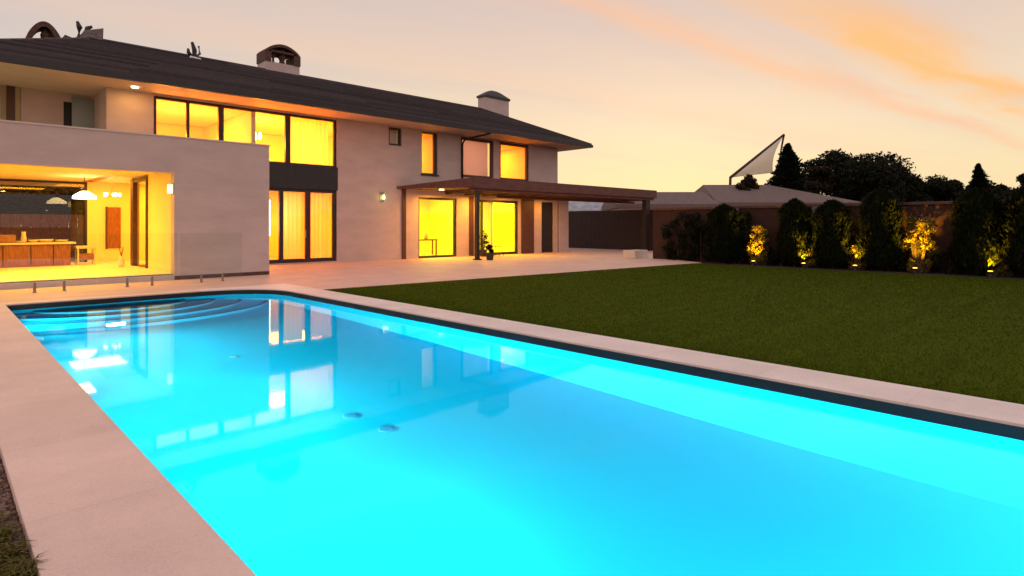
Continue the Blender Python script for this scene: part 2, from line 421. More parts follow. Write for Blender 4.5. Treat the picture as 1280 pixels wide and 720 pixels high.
fade = mth('MULTIPLY', mth('SUBTRACT', dz, .03), 9., clamp=True)
fr = mth('MULTIPLY', mth('SUBTRACT', a1, aval(900, 0)-.3), .9, clamp=True)
cl = mth('MULTIPLY', s1, mth('MULTIPLY', fade, fr))
base = mixc(mth('MULTIPLY', cl, .92), base, (1.05, .55, .20))
base = mixc(mth('MULTIPLY', mth('MULTIPLY', s2, fade), .65), base, (.98, .56, .34))
base = mixc(mth('MULTIPLY', mth('MULTIPLY', s3, fade), .30), base, (.96, .62, .44))
wisps = mth('MULTIPLY', mth('SUBTRACT', nz, .5), 2.6, clamp=True)
base = mixc(mth('MULTIPLY', mth('MULTIPLY', wisps, fade), .55), base, (.62, .53, .53))
below = mth('MULTIPLY', mth('SUBTRACT', 0., dz), 12., clamp=True)
base = mixc(below, base, (.10, .08, .07))
sky = nt.nodes.new('ShaderNodeTexSky'); sky.sky_type = 'NISHITA'; sky.sun_disc = False
sky.sun_elevation = R(2.0); sky.sun_rotation = math.atan2(SUN.x, SUN.y); sky.dust_density = 3.
skb = nt.nodes.new('ShaderNodeVectorMath'); skb.operation = 'SCALE'; L(sky.outputs[0], skb.inputs[0]); skb.inputs['Scale'].default_value = .012
bgc = mixc(1., base, skb.outputs[0], 'ADD')
L(bgc, bg.inputs['Color']); bg.inputs['Strength'].default_value = .87

sl = bpy.data.lights.new('sun', 'SUN'); sl.energy = .12; sl.angle = R(12); sl.color = (1, .66, .38)
so = bpy.data.objects.new('sun', sl); COL.objects.link(so)
so.rotation_euler = Vector((SUN.x, SUN.y, math.tan(R(2.0)))).to_track_quat('Z', 'Y').to_euler()

# ------------------------------------------------------------------ ground, lawn, paving
PX0, PX1, PY0, PY1 = .90, 5.50, -3.0, 13.80
WL = -.11; PD = -1.45
g = MB(); G = -.08; B = 600
for (x0, x1, y0, y1) in ((-B, PX0-.2, -B, B), (PX1+.2, B, -B, B), (PX0-.2, PX1+.2, -B, PY0-.2), (PX0-.2, PX1+.2, PY1+.2, B)):
    g.quad((x0, y0, G), (x1, y0, G), (x1, y1, G), (x0, y1, G))
struct(g.build('ground', M['soil'], fix=False))
lawnpoly = [(6.11, -6), (20.3, -6), (20.3, 11.25), (6.11, 12.3)]
struct(MB().prism(lawnpoly, -.07, -.012).build('lawn', M['lawn']))
# grass blades, denser near the pool side
nb = 170000
u = rs.rand(nb); X = 6.15+14.1*u**1.7; Y = -4.0+rs.rand(nb)*16.2
ok = Y < 12.25-(X-6.15)*.0742; X = X[ok]; Y = Y[ok]; nb = len(X)
th = rs.rand(nb)*2*PI; h = .012+.016*rs.rand(nb); wd = .0035*(1+ (X-6)/6); ln = rs.randn(nb, 2)*.010
v = np.zeros((nb, 3, 3), np.float32)
v[:, 0] = np.stack([X-wd*np.cos(th), Y-wd*np.sin(th), np.full(nb, -.013)], 1); v[:, 1] = np.stack([X+wd*np.cos(th), Y+wd*np.sin(th), np.full(nb, -.013)], 1)
v[:, 2] = np.stack([X+ln[:, 0], Y+ln[:, 1], -.012+h], 1)
def np_mesh(name, verts, k, mat, parent=None):
    me = bpy.data.meshes.new(name); n = len(verts)
    me.vertices.add(n); me.vertices.foreach_set('co', verts.astype(np.float32).ravel())
    nf = n//k; me.loops.add(n); me.loops.foreach_set('vertex_index', np.arange(n, dtype=np.int32))
    me.polygons.add(nf); me.polygons.foreach_set('loop_start', (np.arange(nf)*k).astype(np.int32)); me.polygons.foreach_set('loop_total', np.full(nf, k, np.int32))
    me.update(calc_edges=True); me.materials.append(mat)
    o = bpy.data.objects.new(name, me); COL.objects.link(o)
    if parent: o.parent = parent
    return o
tag(np_mesh('lawn_grass', v.reshape(-1, 3), 3, M['grass']), 'short dark green grass covering the garden lawn beside the pool', 'grass', kind='stuff')

pv = MB()
for poly in ([(-9, PY1+.35), (-9, 19.5), (36, 19.5), (36, 13.0), (22.0, 13.0), (20.9, 11.2), (6.11, 12.304), (6.11, PY1+.35)],):
    pv.prism(poly, -.07, 0)
pv.box(-9, 36, 19.5, 32, -.07, -.002)
struct(pv.build('patio_paving', M['paver']))
# coping: left walk, far end and the right side, joined at the corners, rounded far right inner corner
cp = MB(); cp.box(.31, PX0+.03, PY0-.6, PY1-.02, -.075, .004)
struct(cp.build('pool_walkway', M['coping'], bevel=.004))
cp = MB(); cp.box(PX1, 6.11, PY0-.6, 11.7, -.075, .004)
r = 1.35; cx, cy = PX1-r, PY1-r
arc = [(cx+r*math.cos(t), cy+r*math.sin(t)) for t in [PI/2*k/14 for k in range(15)]]
cp.prism([(PX1, 11.702), (6.11, 11.702), (6.11, PY1+.35), (cx, PY1+.35)]+list(reversed(arc)), -.075, .0041)
struct(cp.build('pool_coping', M['coping_white'], bevel=.004))
cp = MB(); cp.box(.31, cx-.002, PY1, PY1+.348, -.075, .004)
struct(cp.build('pool_end_coping', M['coping'], bevel=.004))
struct(MB().prism([(-3, -6), (.306, -6), (.306, 16), (-3, 16)], -.079, -.05).build('gravel_bed', M['gravel']))

# gravel stones by the camera
st = MB(); rng = random.Random(3)
for k in range(4200):
    x = .30-rng.random()**1.3*1.1; y = rng.uniform(1.6, 7.0); s = rng.uniform(.008, .022)
    pts = []
    a0 = rng.random()*6
    top = [(x+s*math.cos(a0+j*2*PI/5)*rng.uniform(.6, 1), y+s*math.sin(a0+j*2*PI/5)*rng.uniform(.6, 1), -.048+s*rng.uniform(.3, .9)) for j in range(5)]
    bot = [(p[0]*1.0+(p[0]-x)*.3, p[1]+(p[1]-y)*.3, -.052) for p in top]
    st.rings([bot, top])
tag(st.build('gravel', surf('pebble', (.20, .12, .09), .8, .5, 30, c2=(.05, .03, .02)), fix=False), 'loose brown gravel beside the pale pool walkway', 'gravel', kind='stuff')

# ------------------------------------------------------------------ leaf clouds
def leaves(centers, radii, counts, size, outward=.5, seed=0, flat=1.0, droop=0.):
    q = np.random.RandomState(seed); out = []
    for (c, rad, n) in zip(centers, radii, counts):
        d = q.randn(n, 3); d /= np.linalg.norm(d, axis=1)[:, None]
        rr = q.rand(n)**.45
        p = np.array(c)+d*rr[:, None]*np.array(rad)
        nn = d*outward+q.randn(n, 3)*.6; nn /= np.linalg.norm(nn, axis=1)[:, None]
        t = np.cross(nn, q.randn(n, 3)); t /= np.linalg.norm(t, axis=1)[:, None]+1e-9; b = np.cross(nn, t)
        s = size*(.6+.8*q.rand(n))[:, None]
        quad = np.stack([p-t*s, p+b*s*.45, p+t*s, p-b*s*.45], 1)
        out.append(quad.reshape(-1, 3))
    return np.concatenate(out)

def cypress(name, x, y, h, rad, seed, label, group='dark columnar cypresses along the boundary wall'):
    q = np.random.RandomState(seed)
    e = empty(name, label, 'cypress', (x, y, -.05), group)
    n = 8500
    z = q.rand(n)**.85
    prof = rad*(np.clip(z*7, 0, 1)**.5)*(np.clip((1-z)*6.5, 0, 1)**.5)*(1.06-.16*z)*(1+.05*np.sin(z*19+seed))
    th = q.rand(n)*2*PI; lump = 1+.07*np.sin(th*3+z*9+seed)+.07*np.sin(th*8-z*13)+.10*q.randn(n)
    r_ = prof*lump*(.55+.5*q.rand(n)**.5)
    p = np.stack([r_*np.cos(th), r_*np.sin(th), .10+z*h+.10*q.rand(n)**3], 1)
    up = np.stack([np.cos(th)*.35, np.sin(th)*.35, np.ones(n)], 1)+q.randn(n, 3)*.25; up /= np.linalg.norm(up, axis=1)[:, None]
    sd = np.cross(up, np.stack([np.cos(th), np.sin(th), q.randn(n)*.5], 1)); sd /= np.linalg.norm(sd, axis=1)[:, None]
    s = (.045+.04*q.rand(n))[:, None]
    quad = np.stack([p-up*s, p+sd*s*.4, p+up*s, p-sd*s*.4], 1).reshape(-1, 3)
    np_mesh('crown', quad, 4, M['cypress'], e)
    MB().tube([(0, 0, 0), (.01, 0, h*.5), (0, .01, h*.93)], [.05, .035, .008]).build('trunk', M['bark'], e)
    return e

def tree(name, x, y, z0, h, w_, seed, mat, label, cat='tree', kind='round', group='trees beyond the boundary wall', leaf=.16, dens=1.0):
    q = random.Random(seed)
    e = empty(name, label, cat, (x, y, z0), group)
    tr = MB(); th_ = h*.42
    tr.tube([(0, 0, 0), (.05*w_, 0, th_*.5), (0, .03*w_, th_), (0, 0, h*.8)], [h*.035, h*.028, h*.022, h*.006])
    cen, rad, cnt = [], [], []
    if kind == 'round':
        for k in range(34):
            a = q.random()*2*PI; rr = q.random()**.5*w_*.42; zz = h*q.uniform(.42, .92); rr *= math.sqrt(max(.12, 1-((zz/h-.55)/.42)**2))
            c = (rr*math.cos(a), rr*math.sin(a), zz)
            s = w_*q.uniform(.09, .17)
            cen.append(c); rad.append((s, s, s*.72)); cnt.append(int(330*dens))
            if k % 3 == 0: tr.tube([(0, 0, h*.35), (c[0]*.5, c[1]*.5, (h*.35+c[2])/2), c], [h*.014, h*.009, h*.003], 6)
    if kind == 'conifer':
        qq = np.random.RandomState(seed); n = int(15000*dens); t = qq.rand(n)**.8; th = qq.rand(n)*2*PI
        tier = np.floor(t*15+.5*np.sin(th*2+seed)); saw = 1-(t*15+.5*np.sin(th*2+seed)-tier)
        br = .55+.45*np.abs(np.sin(th*2.5+tier*2.1+seed))*(.6+.4*np.sin(tier*5.3+th+seed))
        r_ = w_*.5*(1-t)**.8*(.40+.60*saw)*br*qq.rand(n)**.45
        p = np.stack([r_*np.cos(th), r_*np.sin(th), h*(.1+.9*t)-r_*.12], 1)
        d = np.stack([np.cos(th), np.sin(th), np.full(n, .35)], 1)+qq.randn(n, 3)*.35; d /= np.linalg.norm(d, axis=1)[:, None]
        sd = np.cross(d, qq.randn(n, 3)); sd /= np.linalg.norm(sd, axis=1)[:, None]; s_ = (leaf*(.6+.7*qq.rand(n)))[:, None]
        np_mesh('crown', np.stack([p-d*s_, p+sd*s_*.35, p+d*s_, p-sd*s_*.35], 1).reshape(-1, 3), 4, mat, e)
        tr.build('trunk', M['bark'], e)
        return e
    np_mesh('crown', leaves(cen, rad, cnt, leaf, .5, seed), 4, mat, e)
    tr.build('trunk', M['bark'], e)
    return e

# ------------------------------------------------------------------ pool
pool = empty('swimming_pool', 'long rectangular cyan pool lit from under water, running towards the house', 'swimming pool', (3.2, 5.4, 0))
def at_pool(o): o.parent = pool; o.matrix_parent_inverse = Matrix.Translation(pool.location).inverted(); return o
b = MB(); x0, x1, y0, y1 = PX0, PX1, PY0, PY1
t_ = .12
b.box(x0-t_, x1+t_, y0-t_, y1+t_, PD-.15, PD)
b.box(x0-t_, x0, y0-t_, y1+t_, PD+.001, WL-.002); b.box(x1, x1+t_, y0-t_, y1+t_, PD+.001, WL-.002)
b.box(x0+.001, x1-.001, y0-t_, y0, PD+.001, WL-.002); b.box(x0+.001, x1-.001, y1, y1+t_, PD+.001, WL-.002)
# rounded corner fill
arc2 = [(PX1-1.35+1.35*math.cos(t), PY1-1.35+1.35*math.sin(t)) for t in [PI/2*k/14 for k in range(15)]]
b.prism([(PX1+.002, PY1+.002)]+list(reversed(arc2)), PD+.002, WL-.002)
at_pool(b.build('basin', M['basin']))
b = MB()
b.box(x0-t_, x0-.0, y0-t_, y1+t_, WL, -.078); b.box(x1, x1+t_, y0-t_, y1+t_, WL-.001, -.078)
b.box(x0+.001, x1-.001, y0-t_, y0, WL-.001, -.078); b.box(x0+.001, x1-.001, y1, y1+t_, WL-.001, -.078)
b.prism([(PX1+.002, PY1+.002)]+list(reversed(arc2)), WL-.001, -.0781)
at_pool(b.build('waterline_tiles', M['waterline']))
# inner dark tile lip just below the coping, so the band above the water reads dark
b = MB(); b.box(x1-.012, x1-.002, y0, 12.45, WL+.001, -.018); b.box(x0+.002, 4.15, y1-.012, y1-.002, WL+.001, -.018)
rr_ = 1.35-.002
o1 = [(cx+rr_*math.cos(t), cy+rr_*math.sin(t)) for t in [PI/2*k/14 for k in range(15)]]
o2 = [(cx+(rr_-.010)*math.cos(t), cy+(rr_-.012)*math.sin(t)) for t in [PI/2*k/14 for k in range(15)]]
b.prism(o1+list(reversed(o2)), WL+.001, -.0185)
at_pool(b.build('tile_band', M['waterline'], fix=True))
# curved entry steps at the far end
for k, (rad, zt) in enumerate(((2.9, -1.15), (2.35, -.88), (1.8, -.62), (1.25, -.36))):
    pts = [(2.55+rad*1.0*math.cos(PI+PI*j/30), PY1-.014+rad*.72*math.sin(PI+PI*j/30)) for j in range(31)]
    pts = [(min(max(p[0], PX0+.004*(k+1)), PX1-.02), p[1]) for p in pts]
    s = MB(); s.prism(pts, PD+.002, zt)
    at_pool(s.build('step', M['basin']))
    e = MB(); inn = [(2.55+(p[0]-2.55)*.97, PY1-.014+(p[1]-PY1+.014)*.965) for p in pts]
    e.prism(pts[1:-1]+list(reversed(inn[1:-1])), zt+.001, zt+.006)
    at_pool(e.build('step_edge', M['step_edge']))
for (dx_, dy_) in ((3.05, 5.50), (3.14, 4.98)):
    o = MB().lathe(dx_, dy_, [(.07, PD+.001), (.07, PD+.012), (.06, PD+.02), (.02, PD+.024)], 20).build('drain_cover', surf('drain', (.02, .34, .54), .6)); at_pool(o)
o = MB().lathe(2.97, 8.54, [(.05, PD+.001), (.05, PD+.012), (.02, PD+.016)], 16).build('floor_inlet', M['white']); at_pool(o)
for (y_, z_, pw, rt) in ((.4, -.75, 105, 1), (3.4, -.75, 165, 1), (6.4, -.75, 215, 1), (9.4, -.75, 160, 1), (12.2, -.75, 55, 1)):
    o = MB().rings([[(x0+xx, y_+rad*math.cos(2*PI*j/20), z_+rad*math.sin(2*PI*j/20)) for j in range(20)] for rad, xx in ((.15, .001), (.15, .02), (.12, .03))]).build('underwater_light', emit('uw_lens', (.45, .95, 1), 3.)); at_pool(o)
    l = area('underwater_lamp', (x0+.06, y_, z_), .22, pw, (.15, .95, 1), (0, R(-90), 0)); at_pool(l)
l = area('underwater_lamp', (3.2, PY0+.1, -.75), 1.6, 640, (.22, 1, 1), (R(90), 0, 0), .3); at_pool(l)
l = area('underwater_lamp', (2.1, PY1-2.6, -.5), .25, 28, (.42, .93, 1), (R(-90), 0, 0)); at_pool(l)
wt = MB(); wt.quad((x0, y0, WL), (x1, y0, WL), (x1, y1, WL), (x0, y1, WL))
struct(wt.build('water', M['water'], fix=False))

# ------------------------------------------------------------------ house
H = empty('main_house', 'long two storey stucco house with dark hipped tile roof and glowing yellow windows', 'house', (0, 0, 0))
FY = 21.0; TK = .3
SOF = 5.5
holes = [(3.70, 7.40, 0, 2.9), (4.93, 11.09, 3.59, 5.44), (7.6, 11.09, .05, 2.77), (13.39, 14.01, 4.70, 5.44), (15.02, 15.87, 3.61, 5.44), (17.18, 19.19, 3.61, 5.44), (19.6, 21.6, 3.61, 5.44),
         (14.86, 16.95, 0., 2.62), (17.99, 20.86, 0., 2.62), (22.54, 23.5, 0., 2.62)]
wl = MB(); wall_x(wl, 3.70, 23.79, 0, SOF-.001, FY, FY+TK, holes)
wl.box(3.70, 4.0, FY+TK+.001, 22.89, 2.95, SOF-.001)       # return wall of the recessed balcony
wall_x(wl, 1.90, 3.70, 2.95, SOF-.001, 22.9, 23.15, [(2.92, 3.64, 2.96, 5.25)])
wl.box(.90, 1.45, 22.9, 23.15, 2.95, SOF-.002)
wl.box(.60, .899, 22.9, 26.5, 0, SOF-.001)
wall_x(wl, .90, 23.79, 0, SOF-.001, 26.5, 26.8, [(.9, 4.2, .1, 2.8)])
wl.box(23.49, 23.788, FY+TK+.001, 26.499, 0, SOF-.003)
wl.build('wall', M['stucco'], H)
MB().box(23.9, 24.7, FY+.02, FY+.6, 0, 2.9).build('pier', M['stucco'], H)
# annex in front: parapeted single storey block with a wide opening
an = MB(); wall_x(an, -5.0, 6.93, 0, 3.67, 17.1, 17.4, [(-2.6, 4.48, .14, 2.76)])
an.box(6.63, 6.928, 17.401, 20.999, 0, 3.668)
an.box(-5.0, -4.7, 17.401, 26.5, 0, 3.668)
an.build('annex_wall', M['stucco'], H)
an = MB(); an.box(-4.7, 6.63, 17.402, 20.998, 2.9, 3.1); an.box(-4.7, 3.7, 20.998, 26.4, 2.9, 3.1)
an.build('annex_ceiling', M['room'], H)
an = MB(); an.box(-4.7, 4.55, 17.12, 25.0, .002, .14); an.box(4.55, 7.9, 22.2, 26.4, .002, .141)
an.build('annex_floor', M['room'], H)
MB().box(-5.02, 6.95, 17.08, 17.42, 3.671, 3.71).build('parapet_cap', M['stucco_pale'], H)
MB().box(4.49, 6.925, 17.085, 17.098, .0, .10).build('skirting', M['frame_brown'], H)
# rooms inside (inner skins; real rooms behind the glass)
rm = MB()
rm.box(4.55, 4.75, 17.401, 20.0, .142, 2.899)           # right wall of the annex room
rm.box(4.55, 4.75, 21.95, 22.2, .142, 2.899)
rm.box(3.85, 8.0, 25.0, 25.2, .142, 2.899)
rm.box(-4.7, -1.4, 25.0, 25.2, .142, 2.899)
rm.box(8.0, 8.15, 21.301, 26.499, 0.002, 5.4)              # partition
rm.box(4.751, 7.99, 20.7, 20.9, .142, 2.899)
rm.box(12.9, 13.05, 21.301, 26.499, .002, 5.4)
rm.box(19.3, 19.42, 21.301, 26.499, .002, 2.9)
rm.box(16.3, 16.4, 21.301, 26.499, 3.2, 5.4); rm.box(19.28, 19.4, 21.301, 26.499, 3.2, 5.4)
rm.box(14.4, 14.5, 21.301, 26.499, 3.2, 5.4)
rm.box(4.1, 23.48, 26.3, 26.499, .002, 5.4)
rm.box(21.9, 22.0, 21.301, 26.3, .002, 5.4)
rm.build('room_wall', M['room'], H)
fl = MB(); fl.box(4.01, 23.48, 21.302, 26.3, 2.9, 3.2); fl.build('upper_floor', M['room'], H)
fl = MB(); fl.box(4.01, 23.48, 21.302, 26.3, 5.41, 5.48); fl.build('upper_ceiling', M['room'], H)
fl = MB(); fl.box(8.16, 23.48, 21.302, 26.3, .001, .03); fl.build('room_floor', M['room_floor'], H)

# windows
window(H, 4.93, 11.09, 3.59, 5.44, [(5.92, .09), (6.93, .17), (9.21, .18)], fw=.09, label='wide four pane upper window glowing yellow above the annex parapet')
MB().box(7.6, 11.12, FY-.02, FY+.03, 2.74, 3.62).build('spandrel_panel', M['black'], H)
dd = window(H, 7.6, 11.09, .05, 2.77, [(8.97, .15), (9.97, .19)], fw=.14, name='door', label='tall dark framed glass garden doors beside the annex')
MB().box(9.85, 9.88, FY+.02, FY+.05, .95, 1.25).build('handle', M['steel'], dd)
window(H, 13.39, 14.01, 4.70, 5.44, [], fw=.08, label='small square upper window')
window(H, 15.02, 15.87, 3.61, 5.44, [(15.76, .08)], fw=.06, label='narrow upright upper window', sill=True)
window(H, 17.18, 19.19, 3.61, 5.44, [], fw=.12, label='upper window with a pale pinkish blind', mat='frame_brown')
window(H, 19.6, 21.6, 3.61, 5.44, [], fw=.12, label='upper right window glowing yellow', mat='frame_brown')
window(H, 14.86, 16.95, .0, 2.62, [], fw=.09, name='glass_door', label='left glass door under the pergola with a lit living room')
window(H, 17.99, 20.86, .0, 2.62, [(18.52, .08)], fw=.12, name='glass_door', label='right glass door under the pergola glowing yellow')
window(H, 13.9, 14.0, 0, .1, []) if False else None
MB().box(14.01, 14.20, FY-.05, FY-.003, 0, 2.93).build('pilaster', M['frame_brown'], H)
MB().box(17.66, 17.92, FY-.04, FY-.003, 0, 2.7).build('pilaster', M['frame_brown'], H)
MB().box(21.05, 21.93, FY-.05, FY-.003, 0, 2.7).build('shutter', M['frame_brown'], H)
MB().box(22.54, 23.5, FY+.10, FY+.16, 0, 2.62).build('door', M['black'], H)
# recessed balcony: dark gap and frosted sliding panel, brown post
d_ = MB().box(2.93, 3.66, 23.02, 23.06, 2.96, 5.25).build('balcony_door', M['black'], H)
MB().box(3.12, 3.695, 22.83, 22.87, 2.97, 5.40).build('sliding_panel', M['frost'], d_)
MB().box(1.56, 1.76, 22.80, 22.895, 2.96, SOF-.004).build('balcony_post', M['frame_brown'], H)
MB().box(1.451, 1.899, 22.98, 23.02, 2.96, SOF-.004).build('balcony_pane', M['curtain'], H)
# loggia sliding frames along the right wall of the annex room
fr_ = MB(); fr_.box(4.50, 4.62, 20.0, 20.1, .142, 2.85); fr_.box(4.50, 4.62, 21.6, 21.95, .142, 2.85); fr_.box(4.51, 4.61, 20.1, 21.6, 2.74, 2.85)
fr_.build('sliding_door_frame', M['frame_brown'], H)
window_back = MB(); window_back.box(-1.4, 3.85, 25.05, 25.06, .15, 2.88)
wb = window_back.build('rear_window', M['glass'], H)
fr_ = MB()
for xx in (-1.4, .3, 3.78): fr_.box(xx, xx+.07, 25.0, 25.1, .143, 2.897)
fr_.box(-1.33, 3.78, 25.002, 25.1, 2.83, 2.896); fr_.build('frame', M['frame'], wb)

# roof ----------------------------------------------------
EX0, EX1, EY0, EY1, EZ, RZ = -.30, 24.9, 19.6, 27.92, 5.62, 7.54
HW = (EY1-EY0)/2; NR = 16
rf = MB()
def ring_at(t, lift=0):
    d = HW*t; z = EZ+(RZ-EZ)*t+lift
    return (EX0+d, EX1-d, EY0+d, EY1-d, z)
tw = 7.0
for k in range(NR):
    a = ring_at(k/NR, .095); c = ring_at((k+1)/NR, .0)
    (ax0, ax1, ay0, ay1, az), (bx0, bx1, by0, by1, bz) = a, c
    base_z = ring_at(k/NR, -.005)[4]
    def strip(p0, p1, q0, q1):
        """p = lower edge, q = upper edge; individual tiles"""
        p0, p1, q0, q1 = map(Vector, (p0, p1, q0, q1)); n = max(1, int((p1-p0).length/tw))
        off = .5*(k % 2)
        ts = [0]+[min(1, (j+off+.0001)/n) for j in range(1 if off == 0 else 0, n)]+[1]
        for t0, t1 in zip(ts[:-1], ts[1:]):
            if t1-t0 < 1e-4: continue
            dz_ = random.uniform(-.004, .004); g_ = .010/max(.1, (p1-p0).length)
            P0 = p0.lerp(p1, t0+g_*.5); P1 = p0.lerp(p1, t1-g_*.5); Q0 = q0.lerp(q1, t0+g_*.5); Q1 = q0.lerp(q1, t1-g_*.5)
            P0.z += dz_; P1.z += dz_
            i = len(rf.v); lo = Vector((0, 0, .095))
            rf.v += [tuple(P0-lo), tuple(P1-lo), tuple(P1), tuple(P0), tuple(Q1), tuple(Q0)]
            rf.f += [(i, i+1, i+2, i+3), (i+3, i+2, i+4, i+5)]
    strip((ax0, ay0, az), (ax1, ay0, az), (bx0, by0, bz), (bx1, by0, bz))
    strip((ax1, ay0, az), (ax1, ay1, az), (bx1, by0, bz), (bx1, by1, bz))
    strip((ax1, ay1, az), (ax0, ay1, az), (bx1, by1, bz), (bx0, by1, bz))
    strip((ax0, ay1, az), (ax0, ay0, az), (bx0, by1, bz), (bx0, by0, bz))
roof = rf.build('roof', M['roof'], H, fix=False)
ub = MB()   # solid deck below the tiles
ub.v = [(EX0+.02, EY0+.02, EZ-.03), (EX1-.02, EY0+.02, EZ-.03), (EX1-.02, EY1-.02, EZ-.03), (EX0+.02, EY1-.02, EZ-.03), (EX0+HW, EY0+HW, RZ-.03), (EX1-HW, EY0+HW, RZ-.03)]
ub.f = [(0, 1, 5, 4), (1, 2, 5), (2, 3, 4, 5), (3, 0, 4), (3, 2, 1, 0)]
ub.build('roof_deck', M['gutter'], roof)
rc = MB()
rc.tube([(EX0+HW-.05, EY0+HW, RZ+.02), (EX1-HW+.05, EY0+HW, RZ+.02)], .07)
for cxx, cyy, ex in ((EX0, EY0, EX0+HW), (EX1, EY0, EX1-HW), (EX0, EY1, EX0+HW), (EX1, EY1, EX1-HW)):
    rc.tube([(cxx, cyy, EZ+.04), (ex, EY0+HW, RZ+.03)], .055)
rc.build('ridge_tiles', M['roof'], roof, smooth=False)
sf = MB(); sf.box(EX0+.06, EX1-.06, EY0+.06, EY1-.06, SOF, SOF+.05); sf.build('soffit', M['soffit'], H)
gt = MB()
gt.box(EX0-.06, EX1+.06, EY0-.06, EY0+.055, SOF+.0, EZ+.02); gt.box(EX0-.06, EX1+.06, EY1-.055, EY1+.06, SOF, EZ+.02)
gt.box(EX0-.06, EX0+.055, EY0+.056, EY1-.056, SOF, EZ+.02); gt.box(EX1-.055, EX1+.06, EY0+.056, EY1-.056, SOF, EZ+.02)
gt.build('gutter', M['gutter'], H)
MB().tube([(17.75, EY0+.02, 5.5), (17.6, 19.9, 5.42), (17.24, 20.75, 5.30), (17.22, 20.93, 5.1), (17.22, 20.93, 3.35)], .045, 10).build('downpipe', M['frame'], H, smooth=True)
# chimneys
ch = MB().box(9.45, 10.85, 23.7, 24.5, 6.9, 7.93).build('chimney', M['stucco'], roof)
cp_ = MB()
def arch(mb, x0, x1, y0, y1, zb, hh, th, n=16):
    out = [(x0+(x1-x0)*k/n, zb+hh*math.sin(PI*k/n)**.75) for k in range(n+1)]
    inn = [(x0+th+(x1-x0-2*th)*k/n, zb+(hh-th)*math.sin(PI*k/n)**.75) for k in range(n+1)]
    for k in range(n):
        a, b_, c, d = out[k], out[k+1], inn[k+1], inn[k]
        mb.rings([[(a[0], y0, a[1]), (b_[0], y0, b_[1]), (c[0], y0, c[1]), (d[0], y0, d[1])], [(a[0], y1, a[1]), (b_[0], y1, b_[1]), (c[0], y1, c[1]), (d[0], y1, d[1])]])
cp_.box(9.42, 9.68, 23.67, 24.53, 7.932, 8.33); cp_.box(10.62, 10.88, 23.67, 24.53, 7.932, 8.33)
arch(cp_, 9.42, 10.88, 23.67, 24.53, 8.331, .36, .12)
for xx, ww in ((9.86, .06), (10.22, .14), (10.52, .05)): cp_.lathe(xx, 23.95, [(ww, 7.932), (ww*.7, 8.1), (ww*1.15, 8.22), (ww*.7, 8.35), (ww, 8.6)], 10)
cp_.box(9.68, 10.62, 23.7, 24.5, 8.34, 8.42)
cp_.build('chimney_cap', M['clay'], ch)
ch = MB().box(20.94, 22.7, 23.6, 24.15, 5.9, 8.22).build('chimney', M['stucco'], roof)
cc = MB(); i = 0
cc.rings([[(20.88, 23.54, 8.221), (22.76, 23.54, 8.221), (22.76, 24.21, 8.221), (20.88, 24.21, 8.221)], [(20.88, 23.54, 8.32), (22.76, 23.54, 8.32), (22.76, 24.21, 8.32), (20.88, 24.21, 8.32)],
          [(21.35, 23.75, 8.60), (22.25, 23.75, 8.60), (22.25, 24.0, 8.60), (21.35, 24.0, 8.60)], [(21.6, 23.82, 8.68), (22.0, 23.82, 8.68), (22.0, 23.93, 8.68), (21.6, 23.93, 8.68)]])
cc.build('chimney_cap', M['gutter'], ch)
# far-left rooftop pieces
ch = MB().box(2.25, 3.35, 24.0, 24.7, 6.6, 7.27).build('chimney', M['clay'], roof)
c2 = MB(); arch(c2, 2.1, 3.05, 23.95, 24.72, 7.272, .62, .16); c2.lathe(2.62, 24.2, [(.10, 7.27), (.14, 7.5), (.06, 7.75)], 10)
c2.rings([[(2.9, 24.0, 7.272), (3.1, 24.0, 7.6), (3.6, 24.0, 7.45), (3.7, 24.0, 7.272)], [(2.9, 24.6, 7.272), (3.1, 24.6, 7.6), (3.6, 24.6, 7.45), (3.7, 24.6, 7.272)]])
c2.build('chimney_cap', M['clay'], ch)
ve = empty('roof_ventilator', 'boxy grey ventilator with small dark prongs at the left end of the ridge', 'ventilator', (3.75, 23.9, 7.4))
MB().rings([[(-.35, -.25, 0), (.32, -.25, 0), (.32, .25, 0), (-.35, .25, 0)], [(-.20, -.25, .36), (.34, -.25, .56), (.34, .25, .56), (-.20, .25, .36)]]).build('housing', M['greybox'], ve, bevel=.02)
MB().tube([(-.30, 0, .2), (-.28, 0, .50), (-.34, 0, .68)], [.05, .085, .04]).build('prong', M['black'], ve)
MB().tube([(-.08, 0, .4), (-.06, 0, .52), (.06, 0, .60)], [.08, .075, .04]).build('prong', M['black'], ve)
MB().tube([(-.42, 0, .05), (-.15, 0, .30)], [.05, .05]).build('brace', M['clay'], ve)
an_ = empty('roof_finial', 'small dark pronged finial on a white base on the roof ridge', 'finial', (6.81, 23.6, 7.42))
MB().rings([[(-.20, -.2, -.06), (.28, -.2, -.06), (.28, .12, .0), (-.20, .12, .0)], [(-.14, -.16, .10), (.2, -.16, .06), (.2, .1, .12), (-.14, .1, .12)]]).build('base', M['white'], an_, bevel=.02)
MB().tube([(.02, -.05, .08), (.02, -.05, .35), (-.06, -.05, .62)], [.07, .085, .05]).build('prong', M['black'], an_)
MB().tube([(-.05, -.05, .1), (-.18, -.05, .22), (-.19, -.05, .36)], [.05, .07, .04]).build('prong', M['black'], an_)
MB().tube([(.06, -.05, .1), (.2, -.05, .25), (.16, -.05, .52)], [.03, .05, .04]).build('prong', M['greybox'], an_)

